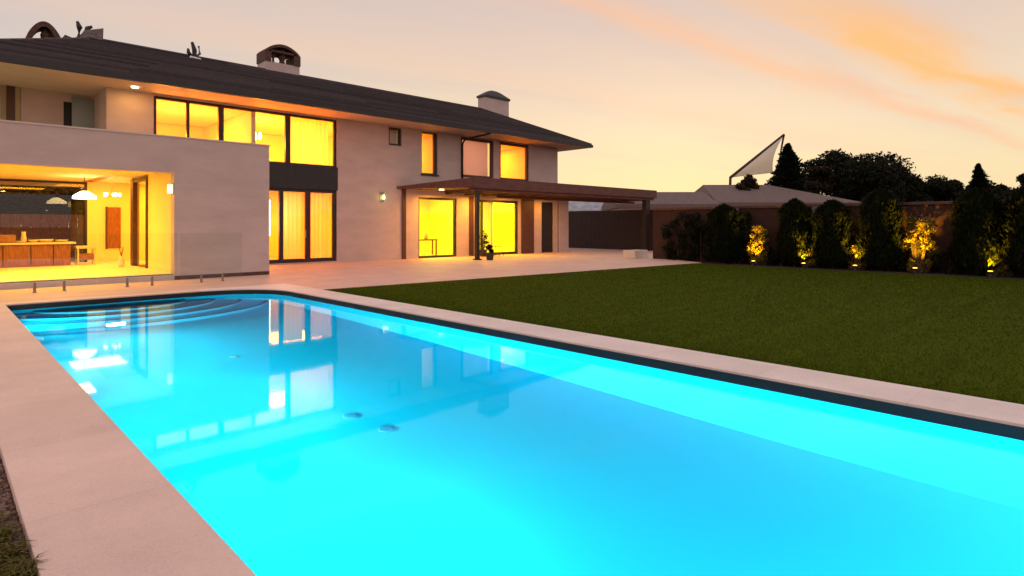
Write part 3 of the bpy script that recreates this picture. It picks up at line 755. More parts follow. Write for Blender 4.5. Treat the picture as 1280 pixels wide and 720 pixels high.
# ---- curtains and blind, hung inside their rooms
def curtain(x0, x1, z0, z1, y, label, amp=.014, folds=None, mat='curtain', name='curtain'):
    n = int((x1-x0)*40); fo = folds or (x1-x0)*6
    mb = MB(); pts = [(x0+(x1-x0)*k/n, y+amp*math.sin(2*PI*fo*k/n)+amp*.4*math.sin(2*PI*fo*.37*k/n)) for k in range(n+1)]
    i = 0
    for k in range(n+1): mb.v += [(pts[k][0], pts[k][1], z0), (pts[k][0], pts[k][1], z1)]
    for k in range(n): mb.f.append((2*k, 2*k+2, 2*k+3, 2*k+1))
    o = mb.build(name, M[mat], smooth=True, fix=False); move_origin(o, ((x0+x1)/2, y, z1)); tag(o, label, 'curtain', 'yellow lit sheer curtains'); return o
def sheer():
    m, nt, b = new_mat('sheer_curtain'); L = nt.links.new
    b.inputs['Base Color'].default_value = (.85, .74, .45, 1); b.inputs['Roughness'].default_value = .9
    t = N(nt, 'ShaderNodeBsdfTranslucent'); t.inputs[0].default_value = (.85, .74, .42, 1)
    ms = N(nt, 'ShaderNodeMixShader', Fac=.6); L(b.outputs[0], ms.inputs[1]); L(t.outputs[0], ms.inputs[2]); L(ms.outputs[0], nt.nodes['Material Output'].inputs[0]); return m
M['sheer'] = sheer()
def blind_cloth():
    m, nt, b = new_mat('blind_cloth'); b.inputs['Base Color'].default_value = (.75, .60, .54, 1); b.inputs['Roughness'].default_value = .9
    t = N(nt, 'ShaderNodeBsdfTranslucent'); t.inputs[0].default_value = (.8, .62, .55, 1); ms = N(nt, 'ShaderNodeMixShader', Fac=.5)
    nt.links.new(b.outputs[0], ms.inputs[1]); nt.links.new(t.outputs[0], ms.inputs[2]); nt.links.new(ms.outputs[0], nt.nodes['Material Output'].inputs[0]); return m
M['blind'] = blind_cloth()
curtain(9.08, 9.86, .12, 2.6, 21.32, 'sheer yellow curtain behind the middle leaf of the garden doors', mat='sheer')
curtain(10.08, 10.92, .12, 2.6, 21.32, 'sheer yellow curtain behind the right leaf of the garden doors', mat='sheer')
curtain(9.36, 10.92, 3.3, 5.38, 21.36, 'sheer curtain in the right pane of the wide upper window', mat='sheer')
o = MB().box(17.32, 19.05, 21.27, 21.285, 3.75, 5.38).build('window_blind', M['blind']); move_origin(o, (18.2, 21.28, 5.38)); tag(o, 'pale pinkish roller blind pulled down in the upper window above the pergola', 'blind')
o = MB().box(13.47, 13.93, 21.27, 21.285, 4.75, 5.38).build('window_blind', M['blind']); move_origin(o, (13.7, 21.28, 5.38)); tag(o, 'pale blind filling the small square upper window', 'blind')

# ---- furniture seen through the glass
c = empty('kitchen_counter', 'long brown wooden counter with a cream top in the open annex room', 'counter', (1.4, 23.5, .141))
k_ = MB(); k_.box(-2.9, 1.75, -.22, .28, .001, .68); k_.build('base', M['wood'], c)
for xx in (-1.9, -.9, .1, .75, 1.3): MB().box(xx, xx+.03, -.232, -.221, .05, .66).build('door_gap', M['frame'], c)
MB().box(-3.0, 1.88, -.3, .34, .681, .74).build('top', M['cream'], c, bevel=.01)
def dish(x, y, r0, h0, label, mat='cream', n=1, cat='bowl', name='serving_bowl'):
    o = MB().lathe(0, 0, [(r0*.5, 0), (r0*.9, h0*.5), (r0, h0), (r0*.92, h0), (r0*.6, h0*.4)], 18).build(name, M[mat], smooth=True); o.location = (x, y, .141+.742); tag(o, label, cat, 'cream bowls on the counter')
for (x, r0, h0, lb) in ((2.95, .17, .07, 'cream bowl at the right end of the long counter'), (2.55, .20, .09, 'wide cream bowl second from the right end of the counter'), (1.95, .15, .05, 'low cream bowl beside the tall pale jug'), (2.25, .13, .08, 'small cream bowl between two wider bowls')):
    dish(x, 23.5, r0, h0, lb)
o = MB().box(-.20, .20, -.15, .15, 0, .24).build('bread_bin', M['leather'], bevel=.03); o.location = (1.62, 23.5, .883); tag(o, 'brown square bin standing on the counter next to the pale jug', 'bread bin')
o = MB().lathe(0, 0, [(.06, 0), (.075, .1), (.05, .26), (.06, .33), (.045, .33)], 16).build('jug', M['cream'], smooth=True); o.location = (2.02, 23.6, .883); tag(o, 'tall pale jug standing on the wooden counter', 'jug')
c = empty('side_table', 'low square side table with cream top beside the counter end', 'table', (3.55, 23.6, .141))
MB().box(-.24, .30, -.25, .25, .52, .60).build('top', M['cream'], c, bevel=.01)
for sx in (-.21, .24):
    for sy in (-.22, .2): MB().box(sx, sx+.04, sy, sy+.04, .001, .52).build('leg', M['cream'], c)
MB().box(-.17, .24, -.18, .2, .15, .35).build('shelf_box', M['leather'], c)
c = empty('wall_panel', 'tall brown framed panel hanging on the yellow annex back wall', 'wall panel', (4.63, 24.99, .6))
MB().box(-.20, .20, -.02, -.001, .0, 1.45).build('panel', M['wood'], c); MB().box(-.26, -.20, -.03, -.001, -.02, 1.47).build('frame', M['frame_brown'], c)
c = empty('pendant_lamp', 'wide bright pendant lamp hanging in the annex room', 'lamp', (3.35, 22.2, 2.9))
MB().tube([(0, 0, -.002), (0, 0, -.45)], .008).build('cord', M['frame'], c); MB().lathe(0, 0, [(.09, -.45), (.30, -.60), (.31, -.68), (.05, -.69)], 20).build('lamp_shade', M['lamp_glow'], c, smooth=True)
c = empty('chandelier', 'small chandelier of glowing bulbs at the back of the annex room', 'chandelier', (4.35, 23.8, 2.9))
MB().tube([(0, 0, -.002), (0, 0, -.5)], .01).build('rod', M['steel'], c)
for k in range(5):
    a = k*2*PI/5; MB().lathe(.22*math.cos(a), .22*math.sin(a), [(.02, -.52), (.045, -.47), (.03, -.40)], 10).build('bulb', M['lamp_glow'], c, smooth=True)
    MB().tube([(0, 0, -.5), (.22*math.cos(a), .22*math.sin(a), -.53)], .008, 6).build('arm', M['steel'], c)
o = MB().lathe(0, 0, [(.09, 0), (.09, -.03), (.05, -.031)], 16).build('ceiling_downlight', M['lamp_glow']); o.location = (1.9, 18.6, 2.899); tag(o, 'bright round ceiling light near the front of the annex room', 'ceiling light')
c = empty('wall_lamp', 'small glowing box lamp on the right jamb of the annex opening', 'wall lamp', (4.47, 17.22, 2.35)); MB().box(-.10, -.002, -.08, .08, -.11, .11).build('shade', M['lamp_soft'], c); MB().box(-.014, -.001, -.11, .11, -.14, .14).build('bracket', M['steel'], c)
c = empty('glass_vase', 'little vase of dry stems on the annex floor by the brown door frame', 'vase', (4.15, 21.4, .141))
MB().lathe(0, 0, [(.07, 0.001), (.10, .12), (.05, .26), (.06, .32)], 14).build('vase_body', M['white'], c, smooth=True)
for k in range(5):
    a = k*1.3; MB().tube([(0, 0, .3), (.07*math.cos(a), .07*math.sin(a), .6)], .006, 5).build('stem', M['bark'], c)
# upper big room
c = empty('chandelier', 'large glowing chandelier behind the widest pane of the upper window', 'chandelier', (8.05-.0+.6, 23.0, 5.41))
MB().tube([(0, 0, -.002), (0, 0, -.55)], .012).build('rod', M['steel'], c)
for k in range(8):
    a = k*PI/4; MB().lathe(.32*math.cos(a), .32*math.sin(a), [(.02, -.74), (.06, -.66), (.05, -.54), (.02, -.5)], 10).build('bulb', M['lamp_glow'], c, smooth=True)
    MB().tube([(0, 0, -.55), (.32*math.cos(a), .32*math.sin(a), -.74)], .01, 6).build('arm', M['steel'], c)
for (x, lb) in ((5.55, 'glowing table lamp low in the leftmost upper pane'), (6.35, 'glowing table lamp low in the second upper pane'),):
    c = empty('table_lamp', lb, 'lamp', (x, 22.4, 3.2), 'table lamps in the upper room')
    MB().box(-.3, .3, -.2, .2, .001, .58).build('stand', M['wood'], c)
    MB().lathe(0, 0, [(.08, .581), (.04, .65), (.03, .8)], 12).build('lamp_base', M['cream'], c, smooth=True)
    MB().lathe(0, 0, [(.20, .78), (.13, 1.08)], 18, False).build('lamp_shade', M['lamp_glow'], c, smooth=True)
c = empty('branch_vase', 'vase of bare twigs standing inside the leftmost upper pane', 'vase', (5.25, 21.9, 3.2))
MB().lathe(0, 0, [(.08, .001), (.12, .3), (.06, .62), (.07, .68)], 14).build('vase_body', M['leather'], c, smooth=True)
for k in range(9):
    a = k*.7; MB().tube([(0, 0, .6), (.12*math.cos(a), .1*math.sin(a), .85), (.34*math.cos(a), .2*math.sin(a), .98+.05*(k % 3))], [.008, .006, .003], 5).build('twig', M['bark'], c)
# garden door room: standing lamp
c = empty('floor_lamp', 'bright cylindrical floor lamp behind the garden doors next to the annex', 'lamp', (8.75, 21.9, .03))
MB().lathe(0, 0, [(.14, .001), (.14, .03), (.015, .035), (.015, 1.0)], 16).build('stand', M['steel'], c); MB().lathe(0, 0, [(.15, 1.0), (.15, 2.3)], 18, True).build('lamp_shade', M['lamp_glow'], c, smooth=False)
# pergola living room
c = empty('floor_lamp', 'white globe floor lamp behind the left glass door under the pergola', 'lamp', (15.1, 21.8, .03))
MB().lathe(0, 0, [(.15, .001), (.15, .03), (.015, .035), (.015, 1.95)], 16).build('stand', M['steel'], c); MB().lathe(0, 0, [(.03, 1.93), (.19, 2.03), (.26, 2.20), (.19, 2.40), (.03, 2.47)], 20).build('lamp_shade', M['lamp_glow'], c, smooth=True)
c = empty('console_table', 'slim console table against the wall inside the left glass door', 'table', (16.3, 22.6, .03))
MB().box(-.65, .65, -.2, .2, .68, .74).build('top', M['wood'], c)
for sx in (-.62, .56):
    for sy in (-.17, .12): MB().box(sx, sx+.06, sy, sy+.05, .001, .68).build('leg', M['wood'], c)
o = MB().lathe(0, 0, [(.07, 0), (.11, .1), (.05, .24), (.055, .28)], 16).build('vase', M['cream'], smooth=True); o.location = (16.4, 22.6, .771); tag(o, 'round cream vase on the console table', 'vase')
c = empty('sofa', 'low cream sofa inside the left glass door under the pergola', 'sofa', (15.2, 23.5, .03))
MB().box(-.8, .8, -.4, .4, .1, .42).build('seat', M['cream'], c, bevel=.05); MB().box(-.8, .8, .25, .45, .42, .85).build('backrest', M['cream'], c, bevel=.05)
for sx in (-.7, .62):
    MB().box(sx, sx+.08, -.35, -.27, .001, .1).build('leg', M['frame'], c)
# furniture outside, by the pergola post
def chair(x, y, rz, label):
    c = empty('garden_chair', label, 'chair', (x, y, .0), 'dark wire garden chairs under the pergola'); c.rotation_euler = (0, 0, rz)
    MB().lathe(0, 0, [(.21, .44), (.22, .455), (.21, .47)], 16).build('seat', M['black'], c)
    for sx in (-1, 1):
        for sy in (-1, 1): MB().tube([(sx*.15, sy*.15, .44), (sx*.22, sy*.22, .001)], .012, 6).build('leg', M['black'], c)
    MB().tube([(-.19, .12, .45), (-.2, .24, .85), (0, .28, .95), (.2, .24, .85), (.19, .12, .45)], .014, 6).build('backrest', M['black'], c)
    MB().tube([(0, .2, .46), (0, .28, .94)], .01, 6).build('back_bar', M['black'], c)
    return c
chair(17.6, 19.7, .7, 'dark wire garden chair just right of the pergola post'); chair(18.6, 20.1, -1.2, 'dark wire garden chair farther right, before the glowing glass door')
def potted(x, y, h, rad, seed, label, name='potted_plant', pot='pot', mat='shrub', n=500):
    e = empty(name, label, 'potted plant', (x, y, 0)); MB().lathe(0, 0, [(.13, .001), (.18, .28), (.19, .30), (.16, .30), (.15, .26)], 16).build('pot', M[pot], e)
    q = random.Random(seed); cen = []; st_ = MB()
    for k in range(12):
        a = q.random()*6.28; c_ = (rad*.7*q.random()*math.cos(a), rad*.7*q.random()*math.sin(a), .3+h*q.uniform(.15, .95)); cen.append(c_); st_.tube([(0, 0, .26), (c_[0]*.6, c_[1]*.6, (c_[2]+.26)/2), c_], [.01, .007, .003], 5)
    np_mesh('foliage', leaves(cen, [(rad*.35,)*3]*12, [n//12]*12, .045, .4, seed), 4, M[mat], e); st_.build('stem', M['bark'], e)
potted(16.25, 18.0, .28, .22, 5, 'small dark bushy plant in a black pot at the foot of the pergola post')
potted(18.0, 20.4, .85, .34, 6, 'taller potted plant with drooping leaves in front of the glowing glass door', n=260)

# wall sconce
c = empty('wall_lantern', 'small lit glass lantern on the plain stucco wall left of the pergola', 'wall lamp', (13.05, FY-.002, 2.55))
MB().box(-.09, .09, -.02, 0, -.2, .2).build('bracket', M['steel'], c); MB().box(-.16, .22, -.2, -.06, -.24, .26).build('glass_shade', M['fence_glass'], c)
MB().tube([(0, -.02, .12), (0, -.13, .12)], .012).build('arm', M['steel'], c); MB().lathe(.02, -.13, [(.03, -.1), (.06, -.04), (.05, .04), (.02, .1)], 12).build('bulb', M['lamp_soft'], c, smooth=True)
point('wall_lantern_lamp', (13.07, FY-.35, 2.5), 1.2)

# ------------------------------------------------------------------ room lights
Yc = (1, .38, .006); Yd = (1, .34, .02)
area('annex_ceiling_lamp', (1.6, 20.0, 2.86), 3.2, 230, (1, .42, .008), sy=1.2)
area('annex_ceiling_lamp', (3.9, 23.4, 2.86), 1.4, 80, Yc)
area('annex_front_lamp', (1.9, 18.2, 2.80), .5, 60, (1, .6, .03))
area('stair_room_lamp', (6.4, 24.0, 2.86), 1.4, 90, Yc)
area('upper_room_lamp', (6.2, 23.6, 5.38), 1.8, 330, (1, .21, .005))
area('upper_room_lamp', (10.4, 23.8, 5.38), 1.8, 460, (1, .19, .005))
for x, pw in ((5.55, 100), (6.35, 100), (8.65, 130), (10.2, 120)): point('upper_room_fill', (x, 22.4, 4.45), pw, (1, .30, .012), .12)  # added points without fittings, lighting the soffit through the window
area('garden_room_lamp', (10.3, 23.6, 2.87), 2.0, 520, (1, .21, .003))
area('upper_small_lamp', (15.4, 24.0, 5.38), 1.2, 130, Yd)
area('upper_small_lamp', (13.7, 24.0, 5.38), .6, 16, (1, .7, .6))
area('blind_backlight', (18.0, 22.8, 4.6), 1.2, 60, (1, .58, .42), (R(-90), 0, 0))  # added backlight that brightens the pink blind from behind
area('upper_right_lamp', (20.6, 23.4, 5.38), 1.6, 190, (1, .26, .01))
area('living_room_lamp', (16.2, 24.0, 2.87), 2.2, 430, (1, .84, .01))
area('living_room_lamp', (20.4, 24.0, 2.87), 1.4, 330, (1, .88, .003))
o = MB().lathe(0, 0, [(.09, 0), (.09, -.03), (.05, -.031)], 16).build('added_soffit_fitting', M['lamp_glow'], H); o.location = (4.3, 20.4, SOF-.001)  # added fitting, made up to go with the eaves fill lamp
area('soffit_fill_lamp', (4.3, 20.4, SOF-.06), .15, 9, (1, .48, .10))  # added fill that turns the wall under the eaves orange

# ------------------------------------------------------------------ pergola
P = empty('pergola', 'dark red brown timber pergola roof over the patio beside the house', 'pergola', (16.0, 18.3, 0))
def at_p(o): o.parent = P; o.matrix_parent_inverse = Matrix.Translation(P.location).inverted(); return o
pr = MB()
zl, zf, zb_ = 2.93, 3.36, 3.02
bot = [(13.75, 20.98, zl), (15.7, 18.3, zl), (29.1, 18.3, zl), (29.1, 20.98, zl)]
top = [(13.75, 20.98, zb_), (15.7, 18.3, zf), (29.1, 18.3, zf), (29.1, 20.98, zf)]
pr.rings([bot, top]); at_p(pr.build('roof_slab', M['pergola'], bevel=.01))
for k in range(12):
    x = 16.2+k*1.1; at_p(MB().box(x, x+.09, 18.55, 20.9, zl-.16, zl-.002).build('rafter', M['pergola']))
at_p(MB().box(15.6, 29.0, 18.42, 18.54, zl-.12, zl-.001).build('beam', M['pergola'])); at_p(MB().box(18.2, 29.0, 19.7, 19.8, zl-.28, zl-.161).build('beam', M['pergola']))
at_p(MB().box(15.86, 16.02, 18.36, 18.5, 0.001, zl-.12).build('post', M['black'], bevel=.005))
at_p(MB().box(15.80, 16.08, 18.30, 18.56, 0.0005, .05).build('post_base', M['black']))
at_p(MB().box(28.1, 28.5, 18.35, 18.6, 0.001, zl-.12).build('post', M['wood_dark']))
dl = MB().lathe(15.4, 20.1, [(.10, zl-.001), (.10, zl-.03), (.06, zl-.031)], 16).build('downlight', M['lamp_glow']); at_p(dl)
for x, pw in ((15.4, 75), (17.6, 70), (19.8, 60), (22.3, 24)):  # first lamp belongs to the fitting, the others are added fill
    area('pergola_lamp_and_fill', (x, 20.2, zl-.20), .25, pw, (1, .40, .03))
# low pale bench block at the end of the patio
o = MB().box(21.35, 22.35, 14.5, 15.1, .0005, .34).build('stone_bench', M['stucco_pale'], bevel=.01); move_origin(o, (21.9, 14.8, 0)); tag(o, 'low pale stone bench block at the far right end of the patio', 'bench')

# ------------------------------------------------------------------ glass pool fence
GF = empty('glass_fence', 'frameless glass pool fence on short steel spigots in front of the annex', 'fence', (2.5, 15.9, 0))
for (xa, xb) in ((-2.5, -.85), (-.80, .92), (.97, 2.61), (2.66, 4.24), (4.29, 5.74)):
    o = MB().box(xa-2.5, xb-2.5, -.006, .006, .06, 1.22).build('glass_panel', M['fence_glass'], GF, bevel=.002)
    mid = (xa+xb)/2-2.5
    for s in (-.25, .25):
        MB().lathe(mid+s, 0, [(.045, .0005), (.045, .012), (.026, .014), (.026, .20), (.02, .21)], 12).build('spigot', M['steel'], GF, smooth=False)

# ------------------------------------------------------------------ boundary wall, hedge, uplights
o = MB().box(21.95, 22.15, -9, 14.0, -.08, 2.05).build('wall_face', M['brick'])
BW = empty('garden_wall', 'red brown brick boundary wall behind the cypresses and uplights', 'wall', (22.05, 2, 0)); o.parent = BW; o.matrix_parent_inverse = Matrix.Translation(BW.location).inverted()
o = MB().box(21.90, 22.20, -9.02, 14.02, 2.051, 2.14).build('wall_cap', M['frame_brown']); o.parent = BW; o.matrix_parent_inverse = Matrix.Translation(BW.location).inverted()
for k, y in enumerate((-.6, 2.3, 7.5, 10.3)):
    o = MB().box(21.86, 21.948, y-.08, y+.08, -.08, 2.05).build('pier', M['greybox']); o.parent = BW; o.matrix_parent_inverse = Matrix.Translation(BW.location).inverted()
struct(MB().prism([(20.303, -9), (21.94, -9), (21.94, 13.0), (21.98, 13.0), (20.9, 11.2), (20.303, 11.2)], -.079, -.02).build('planting_bed', M['soil']))
fence_ = MB()
for k in range(60):
    y = 10.0+k*.29
    fence_.box(28.9, 28.93, y, y+.275, 0, 2.3)
FB = empty('timber_fence', 'dark brown board fence at the far end of the patio behind the pergola', 'fence', (28.9, 18, 0))
o = fence_.build('fence_boards', M['wood_dark']); o.parent = FB; o.matrix_parent_inverse = Matrix.Translation(FB.location).inverted()
o = MB().box(28.931, 29.0, 10, 27.4, 1.9, 2.0).box(28.931, 29.0, 10, 27.4, .4, .5).build('rail', M['wood_dark']); o.parent = FB; o.matrix_parent_inverse = Matrix.Translation(FB.location).inverted()
FR = empty('rear_fence', 'reddish timber fence seen through the annex rear window', 'fence', (0, 30, 0))
fence_ = MB()
for k in range(110): fence_.box(-14+k*.3, -14+k*.3+.285, 30, 30.03, -.05, 1.85)
o = fence_.build('fence_boards', M['wood']); o.parent = FR; o.matrix_parent_inverse = Matrix.Translation(FR.location).inverted()
o = MB().box(-14, 19, 30.031, 30.09, 1.5, 1.6).build('rail', M['wood']); o.parent = FR; o.matrix_parent_inverse = Matrix.Translation(FR.location).inverted()

cyp = [(10.5, 2.1, .60, 'cypress at the far end of the wall, left of all the uplights'),
       (7.96, 2.22, .50, 'cypress between the tall lit climber and the next low lit shrub'),
       (6.75, 2.16, .54, 'cypress left of the third garden uplight counted from the house'),
       (5.35, 2.46, .56, 'tall cypress just left of the largest glowing climber'),
       (2.95, 2.36, .56, 'cypress just left of the rightmost garden uplight'),
       (1.75, 2.45, .60, 'rightmost cypress, cut by the right picture edge')]
for k, (y, h, rad, lb) in enumerate(cyp): cypress('cypress', 21.3, y, h-.05, rad, 30+k, lb)
cypress('cypress', 21.3, -.2, 2.5, .5, 44, 'cypress beyond the right edge of the view')
ups = [(9.2, 1.35, .34, 'tall'), (7.5, .62, .34, 'low'), (5.95, .68, .34, 'low'), (4.35, 1.55, .60, 'broad'), (2.6, .66, .50, 'low')]
lbs = ['garden uplight at the foot of the tall narrow climber, nearest the house', 'garden uplight second from the house, under a low shrub between cypresses', 'third garden uplight from the house, left of the tallest cypress',
       'garden uplight under the largest glowing climber', 'rightmost garden uplight under a low wide shrub']
sbs = ['tall narrow climber lit yellow on the brick wall, nearest the house', 'low shrub lit yellow between two dark cypresses, second from the house', 'small lit shrub left of the tallest cypress',
       'largest climber, glowing yellow against the red brick wall', 'low wide shrub lit yellow near the right picture edge']
for k, (y, h, wd, kind) in enumerate(ups):
    e = empty('climbing_plant' if h > 1 else 'low_shrub', sbs[k], 'climber' if h > 1 else 'shrub', (21.15, y, -.02), 'shrubs lit by the garden uplights')
    q = random.Random(80+k); cen, rad, stm = [], [], MB()
    for j in range(int(30*h)+16):
        t = q.random()**1.35; z = .08+h*t; sp = wd*(1-.55*t)
        c_ = (q.uniform(-.12, .42)+.1*t, q.uniform(-sp, sp)*(.45+.55*min(1, t*2.5)), z); cen.append(c_); s = q.uniform(.07, .15); rad.append((s, s, s*1.1))
        if j % 2 == 0: stm.tube([(0, c_[1]*.2, 0), (c_[0]*.5, c_[1]*.6, z*.5), c_], [.014, .009, .003], 5)
    np_mesh('foliage', leaves(cen, rad, [95]*len(cen), .036, .3, 90+k), 4, M['ivy'], e); stm.build('stem', M['bark'], e)
    e = empty('garden_uplight', lbs[k], 'spotlight', (20.86, y, -.02), 'yellow garden uplights along the wall bed')
    MB().lathe(0, 0, [(.05, .0), (.055, .02), (.05, .09), (.07, .14), (.07, .16)], 14).build('housing', M['black'], e)
    MB().lathe(0, 0, [(.062, .155), (.055, .175), (.02, .182)], 14).build('lens', M['lens'], e)
    l = bpy.data.lights.new('uplight_lamp', 'SPOT'); l.energy = [800, 640, 640, 1150, 820][k]; l.color = (1, .50, .006); l.spot_size = R(84); l.spot_blend = 1.; l.shadow_soft_size = .04
    lo_ = bpy.data.objects.new('uplight_lamp', l); COL.objects.link(lo_); lo_.location = (20.86, y, .17)
    lo_.rotation_euler = Vector((-.30, 0, -1.)).to_track_quat('Z', 'Y').to_euler()
# unlit ground shrubs along the bed
q = random.Random(5)
sl_ = 0
words = ['at the corner of the patio', 'just right of the patio corner', 'left of the first uplight', 'between the first and second uplights', 'between the second and third uplights', 'between the third uplight and the glowing climber', 'right of the glowing climber', 'between the glowing climber and the last cypress pair', 'below the right edge cypress']
for k, y in enumerate((12.7, 11.6, 10.0, 8.5, 6.7, 5.2, 3.6, 3.2, 1.6)):
    xx = 21.5+.25*(k == 0)+.1*(k == 1)
    e = empty('bed_shrub', 'unlit dark rounded shrub '+words[k], 'shrub', (xx, y, -.03), 'dark shrubs in the wall bed')
    hh = 1.7 if k < 3 else .55
    cen, rad = [], []
    for j in range(26 if k < 3 else 12):
        c_ = (q.uniform(-.25, .3), q.uniform(-.5, .5), .12+hh*q.random()); cen.append(c_); s = q.uniform(.14, .24); rad.append((s, s, s))
    np_mesh('foliage', leaves(cen, rad, [130]*len(cen), .05, .4, 200+k), 4, M['shrub'], e)
    MB().tube([(0, 0, 0), (0, .02, hh*.8)], [.03, .01], 6).build('stem', M['bark'], e)
# tall dark hedge plant run between patio corner and wall
# ------------------------------------------------------------------ neighbour
NB = empty('neighbour_house', 'low neighbouring house with a greyish pink hipped roof behind the garden wall', 'house', (38, 20, 0))
def at_n(o): o.parent = NB; o.matrix_parent_inverse = Matrix.Translation(NB.location).inverted(); return o
def W(px, py, f):   # world point from photo ray and depth, used once to fix real positions
    r_ = (px-640)/746*f; return Vector((.717*r_+.697*f, -.697*r_+.717*f, 1.4+(282-py)*f/746))
def hiproof(mb, cx_, cy_, ang_, a, b_, z0, z1, rl):
    rl = rl if hasattr(rl, '__len__') else (-rl, rl)
    ca, sa = math.cos(ang_), math.sin(ang_)
    T = lambda x, y, z: (cx_+ca*x-sa*y, cy_+sa*x+ca*y, z)
    c_ = [T(-a, -b_, z0), T(a, -b_, z0), T(a, b_, z0), T(-a, b_, z0)]; d = [T(p[0], p[1], 0) for p in ()]
    c0 = [T(-a, -b_, z0-.25), T(a, -b_, z0-.25), T(a, b_, z0-.25), T(-a, b_, z0-.25)]
    r0, r1 = T(rl[0], 0, z1), T(rl[1], 0, z1); i = len(mb.v)
    mb.v += c0+c_+[r0, r1]
    mb.f += [(i, i+1, i+5, i+4), (i+1, i+2, i+6, i+5), (i+2, i+3, i+7, i+6), (i+3, i, i+4, i+7), (i+4, i+5, i+9, i+8), (i+5, i+6, i+9), (i+6, i+7, i+8, i+9), (i+7, i+4, i+8), (i+3, i+2, i+1, i)]
aN = -math.atan2(.697, .717)
def place(mb_name, px0, px1, py_e, py_r, f, depth, mat, rl, parent_fn, walls=True):
    p0 = W(px0, py_e, f); p1 = W(px1, py_e, f); c_ = (p0+p1)/2; dirf = Vector((.697, .717, 0)); cc_ = c_+dirf*depth
    zr = 1.4+(282-py_r)*(f+depth)/746
    mb = MB(); a = (p1-p0).length/2; hiproof(mb, cc_.x, cc_.y, aN, a, depth, p0.z, zr, (rl[0]*a, rl[1]*a) if hasattr(rl, '__len__') else rl*a)
    parent_fn(mb.build(mb_name, mat))
    if walls:
        ca, sa = math.cos(aN), math.sin(aN); T = lambda x, y: (cc_.x+ca*x-sa*y, cc_.y+sa*x+ca*y)
        parent_fn(MB().prism([T(-a+.4, -depth+.4), T(a-.4, -depth+.4), T(a-.4, depth-.4), T(-a+.4, depth-.4)], -.05, p0.z-.252).build('wall', M['stucco']))
place('roof', 896, 1080, 253, 231, 40, 5, M['roof_far'], (-.86, .12), at_n)
place('roof', 770, 900, 255, 240, 39, 3.2, M['roof_far'], .97, at_n)
NC = empty('garden_shed', 'grey roofed outbuilding glimpsed under the pergola beyond the brown fence', 'outbuilding', (40, 35, 0))
def at_c(o): o.parent = NC; o.matrix_parent_inverse = Matrix.Translation(NC.location).inverted(); return o
place('roof', 640, 815, 263, 247, 48, 3, surf('zinc', (.34, .36, .42), .5, .3, 2), .9, at_c)

# shade sail on a slanting pole
S0 = W(913, 222, 50); S1 = W(980, 168, 50); S2 = W(966, 216, 50)
E_ = empty('shade_sail', 'pale triangular shade sail on a slanting dark boom above the neighbouring roof', 'shade sail', (S0.x, S0.y, 0))
def at_s(o): o.parent = E_; o.matrix_parent_inverse = Matrix.Translation(E_.location).inverted(); return o
at_s(MB().tube([(S0.x-.2, S0.y, 2.5), S0, S1], [.12, .13, .08]).build('boom', M['bark']))
sm = MB(); n = 14; P3 = []
E3 = W(978, 226, 50)
for i in range(n+1):
    for j in range(n+1):
        s, t = i/n, j/n
        a = S0.lerp(S1, s); b2 = S0.lerp(Vector((S2.x, S2.y, S2.z)), s); p = a.lerp(b2, t); p = p+Vector((.697, .717, 0))*(.8*math.sin(PI*t)*s)
        sm.v.append(tuple(p))
for i in range(n):
    for j in range(n): a = i*(n+1)+j; sm.f.append((a, a+1, a+n+2, a+n+1))
o = at_s(sm.build('sail_cloth', M['shade_cloth'], smooth=True)); md = o.modifiers.new('t', 'SOLIDIFY'); md.thickness = .02
at_s(MB().tube([S1, W(974, 200, 50.2), W(960, 240, 50.2)], [.09, .05, .05]).build('stay', M['bark']))

# ------------------------------------------------------------------ background trees
def bt(px, pytop, f, width_px, seed, mat, label, kind='round', leaf=.17, dens=1., name='tree', cat='tree'):
    p = W(px, pytop, f); h = p.z+.05; tree(name, p.x, p.y, -.05, h, width_px*f/746, seed, M[mat], label, cat, kind, leaf=leaf, dens=dens)
bt(985, 180, 46, 150, 1, 'conifer', 'dark pointed conifer right of the shade sail', 'conifer', .15, 1.3, 'conifer', 'conifer')
bt(932, 212, 44, 36, 2, 'tree_brown', 'small scrubby tree at the foot of the shade sail', 'round', .12, .5)
bt(1060, 190, 52, 150, 3, 'tree_dark', 'big broad dark tree, highest behind the garden wall', 'round', .17, 1.6, 'broad_tree')
bt(1022, 205, 50, 60, 4, 'tree_brown', 'brownish tree between the conifer and the big broad tree', 'round', .15, .8)
bt(1120, 213, 54, 90, 5, 'tree_dark', 'lower dark tree right of the big broad tree', 'round', .17, 1.2)
bt(1165, 221, 56, 90, 6, 'tree_dark', 'low spreading tree halfway between the broad tree and the spiky one', 'round', .17, 1.2)
bt(1205, 232, 58, 90, 7, 'tree_brown', 'lowest brownish tree left of the spiky tree', 'round', .17, 1.)
bt(1223, 205, 50, 90, 8, 'conifer', 'small spiky conifer rising alone near the right edge', 'conifer', .14, .7, 'conifer', 'conifer')
bt(1250, 226, 56, 80, 9, 'tree_dark', 'low dark tree just right of the spiky conifer', 'round', .17, 1.)
bt(1300, 212, 50, 70, 10, 'tree_dark', 'dark tree cut by the right picture edge', 'round', .17, 1.1)
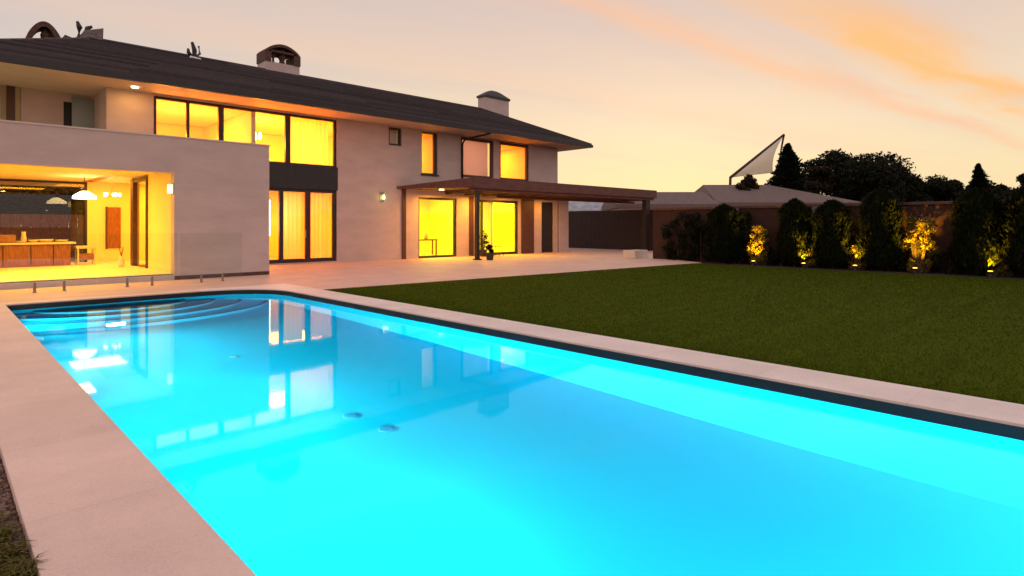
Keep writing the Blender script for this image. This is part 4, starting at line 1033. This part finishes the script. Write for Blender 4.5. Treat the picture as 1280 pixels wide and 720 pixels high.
bt(1360, 200, 52, 120, 11, 'tree_dark', 'dark tree beyond the right picture edge', 'round', .17, 1.1)
# behind the house, seen through the annex
for k, (x, y, h, lb) in enumerate(((-3., 33, 4.2, 'left'), (.2, 33.5, 4.5, 'middle'), (3.2, 33, 3.6, 'right'), (6.5, 34, 4.3, 'far right'))):
    tree('garden_tree', x, y, -.05, h, 4.4, 60+k, M['tree_dark'], lb+' dark tree seen over the fence through the annex rear window', group='trees behind the rear fence', leaf=.12, dens=1.)

# herbs by the walkway, bottom left
q = random.Random(9)
hw = ['nearest the lower picture edge', 'second from the lower picture edge', 'third from the lower picture edge', 'fourth from the lower picture edge', 'fifth from the lower picture edge', 'sixth from the lower picture edge', 'seventh from the lower picture edge', 'the farthest']
for k, (x, y) in enumerate(((.21, 2.95), (.13, 3.06), (.24, 3.14), (.15, 3.26), (.22, 3.36), (.12, 3.48), (.21, 3.58), (.17, 3.74))):
    mb = MB()
    for j in range(110):
        a = q.random()*2*PI; l_ = q.uniform(.03, .10); t0 = Vector((q.uniform(-.05, .05), q.uniform(-.05, .05), 0)); t1 = t0+Vector((math.cos(a)*l_*.5, math.sin(a)*l_*.5, l_*.75)); t2 = t0+Vector((math.cos(a)*l_*1.1, math.sin(a)*l_*1.1, l_*.7))
        sd = Vector((-math.sin(a), math.cos(a), 0))*.0035
        mb.quad(t0-sd*.5, t0+sd*.5, t1+sd, t1-sd); mb.tri(t1-sd, t1+sd, t2)
    o = mb.build('grass_tuft', M['herb'], fix=False); o.location = (x, y, -.05); tag(o, 'olive grass tuft in the gravel beside the walkway, '+hw[k], 'grass tuft', 'grass tufts beside the walkway')

# ------------------------------------------------------------------ render settings
SC.render.engine = 'CYCLES'
SC.view_settings.view_transform = 'Standard'; SC.view_settings.look = 'None'; SC.view_settings.exposure = .16; SC.view_settings.gamma = 1
try: SC.view_settings.use_curve_mapping = False
except Exception: pass
SC.cycles.caustics_reflective = False; SC.cycles.caustics_refractive = False
SC.cycles.max_bounces = 10; SC.cycles.transparent_max_bounces = 16
SC.cycles.sample_clamp_indirect = 6
